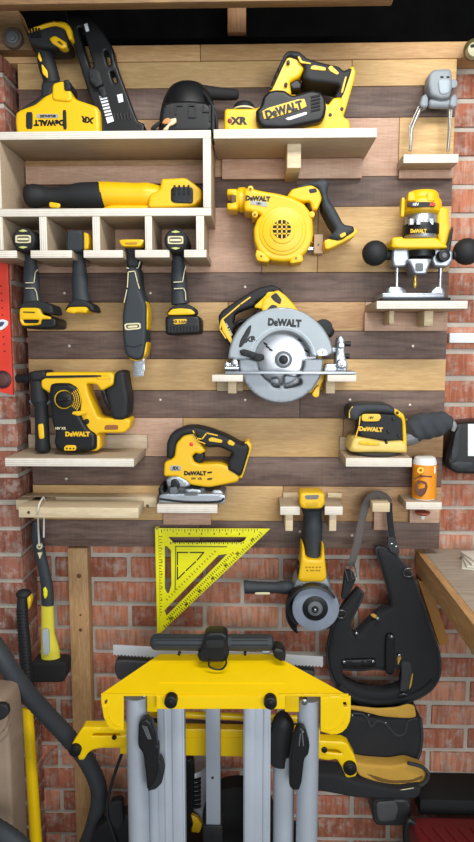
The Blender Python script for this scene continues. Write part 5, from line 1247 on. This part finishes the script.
# ================================================================ folded saw stand
q = Zm(90, 640, 3.386); qr = Zm(220, 640, 3.16); qm = Zm(140, 700, 2.9625)
Ys = -.5
t = thing('saw_stand', 'folded stand with yellow steel head and grey aluminium legs, bottom centre', 'stand', loc=Vector((P(230, 842, Ys).x, Ys, 0)))
a = P(160, 654, Ys+.1); b = P(272, 654, Ys+.1); c = P(349, 696, Ys-.01); d = P(101, 694, Ys-.01)
def slab(m, quad, th, nrm=None):
    n = nrm or (quad[1]-quad[0]).cross(quad[3]-quad[0]).normalized(); n = n if n.z > 0 else -n
    k = len(quad); lo = [v-n*th for v in quad]; return m.add(list(quad)+lo, [tuple(range(k)), tuple(range(2*k-1, k-1, -1))]+[(i, i+k, (i+1) % k+k, (i+1) % k) for i in range(k)])
m = slab(MB(), [a, b, c, d], .003)
def lip(pts, yb, yf): m.puff(pts, yb, yf, .0008, ch=0, rx=.0008)
lip(q((38, 182), (228, 184), (228, 232), (640, 232), (640, 184), (875, 184), (875, 190), (38, 190)), Ys-.007, Ys-.011)
lip([(156.5, 696), (285, 696), (285, 709), (156.5, 709)], Ys-.007, Ys-.0115)
m.build('head_plate', YELB, t)
def inner(f, g):
    mid = (a+b+c+d)/4; e = [a.lerp(mid, f)*1, b.lerp(mid, f), c.lerp(mid, g), d.lerp(mid, g)]; return e
n = (b-a).cross(d-a).normalized(); n = n if n.z > 0 else -n
m = slab(MB(), [v+n*.0018 for v in (a.lerp(b, .14).lerp(d.lerp(c, .14), .25), a.lerp(b, .86).lerp(d.lerp(c, .86), .25), a.lerp(b, .80).lerp(d.lerp(c, .80), .72), a.lerp(b, .20).lerp(d.lerp(c, .20), .72))], .003)
m.build('pressed_panel', YELB, t)
MB().puff(q((38, 184), (114, 184), (114, 307), (84, 306), (70, 300), (56, 284), (47, 262), (38, 210)), Ys-.006, Ys-.0105, .0015, ch=0, holes=[q((50, 204), (60, 200), (56, 216), (49, 220))]).build('end_plate', YELB, t)
MB().puff(qr((318, 178), (413, 178), (413, 236), (410, 258), (400, 278), (386, 291), (370, 298), (350, 299), (318, 288)), Ys-.006, Ys-.0105, .0015, ch=0, holes=[qr((388, 196), (398, 196), (402, 210), (392, 214))]).build('end_plate', YELB, t)
for a_ in (0, 1):
    m = MB(); line(m, *((q((62, 206), (58, 230), (66, 262), (84, 286), (104, 290)), .8, Ys-.0105) if a_ else (qr((400, 230), (388, 260), (362, 280), (330, 282)), .8, Ys-.0105))); m.build('pressed_ridge', YELB, t)
# returns behind the head
for x0, x1 in ((147, 157), (285, 299)): MB().pbox(x0, 694, x1, 712, Ys+.03, Ys+.005, .001).build('gusset', YELB, t)
m = [MB().disc(cx, cy, 6.6, Ys-.01, Ys-.03, 24).disc(cx, cy, 3, Ys-.03, Ys-.034).disc(cx, cy, 1.6, Ys-.034, Ys-.0355, 6).build('lock_bolt', BKP, t) for cx, cy in ((170.5, 703), (270.5, 704))]
# top carry handle
MB().tube([(151, 642, Ys+.08), (153, 642, Ys+.08), (157, 642, Ys+.08), (212, 642.5, Ys+.08), (268, 642.5, Ys+.08), (272, 642.5, Ys+.08), (273.5, 642.5, Ys+.08)], [4.5, 7, 8, 8, 8, 7, 4.5], seg=28).build('carry_handle', BLG, t)
m = MB()
for z in (638, 645): line(m, [(156, z), (202, z)], .7, Ys+.062); line(m, [(232, z), (268, z)], .7, Ys+.062)
m.build('handle_seam', BKP, t)
MB().puff([(204, 636), (208, 633), (222, 633), (227, 636), (228, 650), (229, 655), (226, 662), (200, 662), (197, 655), (201, 651)], Ys+.09, Ys+.048, .005).build('handle_clamp', BKP, t)
m = MB(); w, rr = catmull([P(*p, Ys+.04) for p in ((209, 660), (209, 666), (214, 669), (222, 669), (226, 664), (226, 658))], [.0022]*6, 5); m.sweep(w, rr, seg=10); m.build('wire_latch', BKP, t)
MB().puff([(206, 640), (224, 640), (224, 648), (206, 648)], Ys+.05, Ys+.044, .001).build('clamp_cap', BLK, t)
MB().puff([(272, 650), (276, 648), (283, 650), (286, 655), (285, 661), (280, 661), (274, 657)], Ys+.1, Ys+.06, .003).build('end_hook', BKP, t)
m = MB().disc(179, 654.5, 1.5, Ys+.1, Ys+.088, 10).disc(245, 654.5, 1.5, Ys+.1, Ys+.088, 10); m.each('plate_screw', BKP, t)
MB().pbox(262, 650, 270, 658, Ys+.125, Ys+.105, .001).build('rear_bracket', ALU, t)
# legs
def leg(px, yt, r, Y, mat=ALU, nm='leg', flat=1):
    p = P(px, yt, Y); rr = r*S(px, yt, Y); return MB().sweep([p, Vector((p.x, Y, .03))], rr, seg=32, flat=flat).build(nm, mat, t), p, rr
def bar(x0, x1, yt, yb_, yf_, mat=ALU, nm='leg', steps=None, zb=.03):
    m = MB(); A_ = P(x0, yt, yf_); B_ = P(x1, yt, yf_)
    m.box((A_.x, yb_, zb), (B_.x, yf_, A_.z), .0015)
    for f0, f1, dy in (steps or []): m.box((A_.x+(B_.x-A_.x)*f0, yf_+.002, zb), (A_.x+(B_.x-A_.x)*f1, yf_-dy, A_.z), .0012)
    return m.build(nm, mat, t)
l1, p, rr = leg(136.5, 695, 10.6, Ys+.02)
MB().box((p.x-rr*1.03, Ys+.02-rr*1.05, .0), (p.x+rr*1.03, Ys+.02+rr, .035), .004).build('rubber_foot', BKP, l1)
l2, p, rr = leg(308.5, 697, 11, Ys+.02)
MB().box((p.x-rr*1.03, Ys+.02-rr*1.05, .0), (p.x+rr*1.03, Ys+.02+rr, .035), .004).build('rubber_foot', BKP, l2)
MB().disc(143.5, 697.5, 2, Ys-.0, Ys-.012, 12).build('leg_screw', CHR, l1); MB().disc(304.5, 702.5, 3.2, Ys+.01, Ys-.006, 16).disc(304.5, 702.5, 1.5, Ys-.006, Ys-.009, 10).build('leg_screw', CHR, l2)
bar(157, 184, 700, Ys+.06, Ys+.03, steps=[(.25, .36, .003), (.55, .93, .005)])
bar(243.5, 271, 706, Ys+.06, Ys+.03, steps=[(.05, .42, .005), (.72, .92, .003)])
l3, p, rr = leg(154, 755, 7.5, Ys+.045, mat=ALU)
l4, p, rr = leg(284, 752, 10.5, Ys+.045)
MB().tube([(281, 762, Ys+.045), (281, 752, Ys+.045), (281.5, 735, Ys+.042), (284, 722, Ys+.04), (288, 717, Ys+.04)], [11, 11.4, 11.6, 11, 8], smooth=4, dome=False, seg=28).build('leg_cap', BLK, t)
ib = bar(205.5, 220, 706, Ys+.1, Ys+.075, mat=ALD, nm='centre_bar', zb=P(212, 826, Ys+.075).z)
MB().disc(212.5, 778, 1.3, Ys+.075, Ys+.0735, 12).build('peg_hole', CREASE, ib)
MB().pbox(203, 826, 222.5, 850, Ys+.11, Ys+.07, .002).disc(212.5, 835, 1.6, Ys+.07, Ys+.067, 12).build('centre_bracket', BKP, t)
MB().box((P(160, 800, Ys+.08).x, Ys+.078, P(200, 850, Ys+.1).z-.03), (P(265, 800, Ys+.08).x, Ys+.112, P(200, 848, Ys+.1).z), .002).build('lower_cross_bar', BKP, t)
# clamp levers
q2 = Zm(100, 690, 3.646)
MB().puff(q2((140, 122), (152, 110), (172, 106), (188, 122), (204, 160), (208, 200), (214, 205), (214, 245), (208, 300), (202, 330), (172, 370), (166, 300), (158, 232), (138, 205)), Ys-.005, Ys-.03, .006).build('lock_lever', BKP, l1)
MB().puff(q2((206, 246), (224, 262), (234, 298), (226, 340), (204, 362), (172, 372), (188, 340), (206, 300)), Ys+.01, Ys-.018, .006).build('lever_pad', BLK, l1)
m = MB()
for k in range(3): line(m, q2((156+k*7, 130+k*2), (176+k*5, 178)), .9, Ys-.0305)
m.build('lever_rib', GRD, l1)
MB().puff(qr((238, 290), (252, 276), (270, 284), (284, 330), (280, 360), (266, 376), (258, 450), (250, 474), (230, 474), (218, 460), (220, 380), (228, 330)), Ys-.005, Ys-.03, .006).build('lock_lever', BKP, l2)
m = MB()
for k in range(2): line(m, qr((254+k*6, 296), (250+k*14, 334)), .9, Ys-.0305)
m.disc(*qr((261, 292))[0], 1.2, Ys-.029, Ys-.032, 10).build('lever_rib', GRD, l2)
# rear arms in yellow: a second, folded head
Yr = Ys+.14
m = MB()
q7 = Zm(0, 680, 3.95)
m.puff(q7((274, 270), (326, 186), (350, 186), (500, 186), (500, 268), (400, 268), (364, 276), (346, 290), (330, 316), (312, 316), (306, 290), (290, 262)), Yr+.03, Yr, .003, holes=[q7((362, 216), (376, 210), (500, 212), (500, 220), (366, 222))], ch=1)
m.build('rear_arm', YELB, t)
MB().disc(74.5, 752, 6., Yr+.02, Yr-.014, 20).disc(74.5, 752, 3.6, Yr-.014, Yr-.018, 16).build('arm_knob', BKP, t)
MB().disc(114, 738, 2.4, Yr, Yr-.004, 14).build('arm_screw', BKP, t)
MB().puff(qr((300, 318), (400, 322), (430, 376), (432, 430), (400, 436), (384, 400), (370, 376), (340, 380), (300, 372)), Yr+.03, Yr, .003, ch=1, holes=[qr((326, 344), (372, 346), (388, 360), (330, 354))]).build('rear_arm', YELB, t)
MB().disc(350.5, 770, 6.6, Yr+.02, Yr-.014, 20).disc(350.5, 770, 4, Yr-.014, Yr-.018, 16).disc(350.5, 770, 2, Yr-.018, Yr-.0195, 6).build('arm_knob', BKP, t)
MB().disc(324.5, 750.5, 3, Yr, Yr-.004, 14).build('arm_screw', BKP, t)
MB().puff([(120, 728), (320, 731), (320, 757), (260, 757), (120, 754)], Yr+.03, Yr+.004, .002, ch=0).build('rear_beam', YELB, t)
m = MB(); line(m, [(184, 738), (243, 738)], 1, Yr+.0035); m.build('beam_crease', YELB, t)
MB().tube([(150, 713, Yr+.03), (200, 715, Yr+.03), (300, 719, Yr+.03)], 3.4).build('upper_rail', YELB, t)
MB().tube([(150, 722, Yr+.04), (200, 724, Yr+.04), (300, 728, Yr+.04)], 4).build('rear_bar', plastic('bar_brown', (74, 64, 52), .5), t)

# ---- toothed metal bar behind
Yt = -.31
def tooth(name, label, x0, y0, x1, y1, h):
    pts = [(x0, y0), (x1, y1), (x1, y1+h)]; n_ = int((x1-x0)/1.7)
    for k in range(n_, -1, -1):
        f = k/n_; x = x0+(x1-x0)*f; pts.append((x, y0+(y1-y0)*f+h+(0 if k % 2 else 1.6)))
    return pts
t = thing('hand_saw', 'silver toothed saw blade lying crosswise behind the yellow stand head', 'saw', loc=P(215, 665, Yt))
MB().puff(tooth('', '', 113, 645, 323, 657, 9), Yt+.002, Yt-.002, .0004, ch=0, rx=.0005).build('blade', plastic('saw_steel', (196, 198, 200), .45, metal=.1), t)
MB().puff([(116, 659), (150, 661), (290, 668), (316, 671), (312, 684), (290, 690), (150, 686), (118, 680), (114, 670)], Yt+.05, Yt+.004, .008).build('rear_case', plastic('dark_slate', (62, 64, 68), .6), t)

# ---- machine behind the legs
Ym = -.22
t = thing('mitre_saw', 'dark machine with grey finned motor seen between the stand legs', 'saw', loc=Vector((P(200, 842, Ym).x, Ym, 0)))
MB().tube([(*qm((158, 190))[0], Ym), (*qm((160, 200))[0], Ym), (*qm((178, 330))[0], Ym), (*qm((178, 345))[0], Ym)], [15, 17, 17, 12], seg=28).build('motor', plastic('motor_grey', (150, 152, 158), .45, metal=.4), t)
m = MB()
for k in range(7): m.puff(qm((160, 238+k*13), (180, 236+k*13), (180, 243+k*13), (160, 245+k*13)), Ym-.04, Ym-.052, .001, ch=0)
m.build('cooling_slot', BKM, t)
MB().puff(qm((128, 176), (160, 176), (160, 330), (140, 420), (120, 420)), Ym-.03, Ym-.06, .006).build('frame', BKP, t)
MB().puff(qm((150, 340), (170, 350), (184, 372), (176, 394), (150, 392), (158, 366)), Ym-.055, Ym-.07, .003).build('yellow_lever', YEL, t)
c = P(*qm((290, 330))[0], Ym-.02); k = S(230, 800, Ym)
MB().lathe((c.x, Ym-.06, c.z), (0, 1, 0), [(0, 14*k), (.002, 30*k), (.01, 34*k), (.05, 36*k), (.07, 30*k)], 48).build('black_guard', BKM, t)
zbase = .32
MB().box((P(170, 842, Ym).x, Ym-.03, 0.0), (P(300, 842, Ym).x, Ym+.08, P(200, 838, Ym).z), .01).build('base', BKP, t)
# black reel between hose and stand
t = thing('cable_reel', 'black round cable reel standing left of the stand legs', 'reel', loc=Vector((P(118, 842, -.28).x, -.28, 0)))
c = P(112, 842, -.28); k = S(118, 800, -.28)
MB().lathe((c.x+.06, -.325, max(c.z, 46*k)), (0, 1, 0), [(0, 36*k), (.006, 42*k), (.04, 42*k), (.046, 36*k)], 48).build('drum', BKP, t)
m = MB(); w, rr = catmull([P(*p, -.33) for p in ((125, 745), (116, 770), (110, 790), (107, 812), (112, 830), (118, 850))], [.004]*6, 6); m.sweep(w, rr, seg=10); m.build('cable', BLK, t)
MB().puff([(110, 802), (122, 800), (124, 822), (118, 832), (112, 826), (108, 812)], -.32, -.345, .006).build('plug', BLK, t)
# thin grey cable on the wall
m = MB(); w, rr = catmull([P(*p, -.02) for p in ((44, 765), (42, 768), (46, 760), (55, 750), (68, 748), (90, 752), (112, 758))], [.0022]*7, 6)
tag(m.sweep(w, rr, seg=8).build('wall_cable', plastic('cable_grey', (150, 142, 130), .6)), 'thin grey cable running across the bricks behind the thick hose', 'cable')
# ================================================================ light
def area(name, loc, rot, sx, sy, power, col):
    d = bpy.data.lights.new(name, 'AREA'); d.shape = 'RECTANGLE'; d.size = sx; d.size_y = sy; d.energy = power; d.color = col
    o = bpy.data.objects.new(name, d); COL.objects.link(o); o.location = loc; o.rotation_euler = rot; return o
area('garage_door_daylight', (1.0, -4.2, 1.75), (math.radians(86), 0, math.radians(14)), 3.0, 2.0, 74, (.93, .97, 1.))
area('ceiling_strip_light', (0.35, -1.35, 2.85), (math.radians(30), 0, 0), 1.3, .3, 19, (1., .98, .95))
w = bpy.data.worlds.new('world'); SC.world = w; w.use_nodes = True
w.node_tree.nodes['Background'].inputs[0].default_value = (.75, .82, .9, 1); w.node_tree.nodes['Background'].inputs[1].default_value = .28
SC.view_settings.view_transform = 'Standard'; SC.view_settings.look = 'None'; SC.view_settings.gamma = 1
SC.view_settings.exposure = 0.66
bpy.context.view_layer.update()
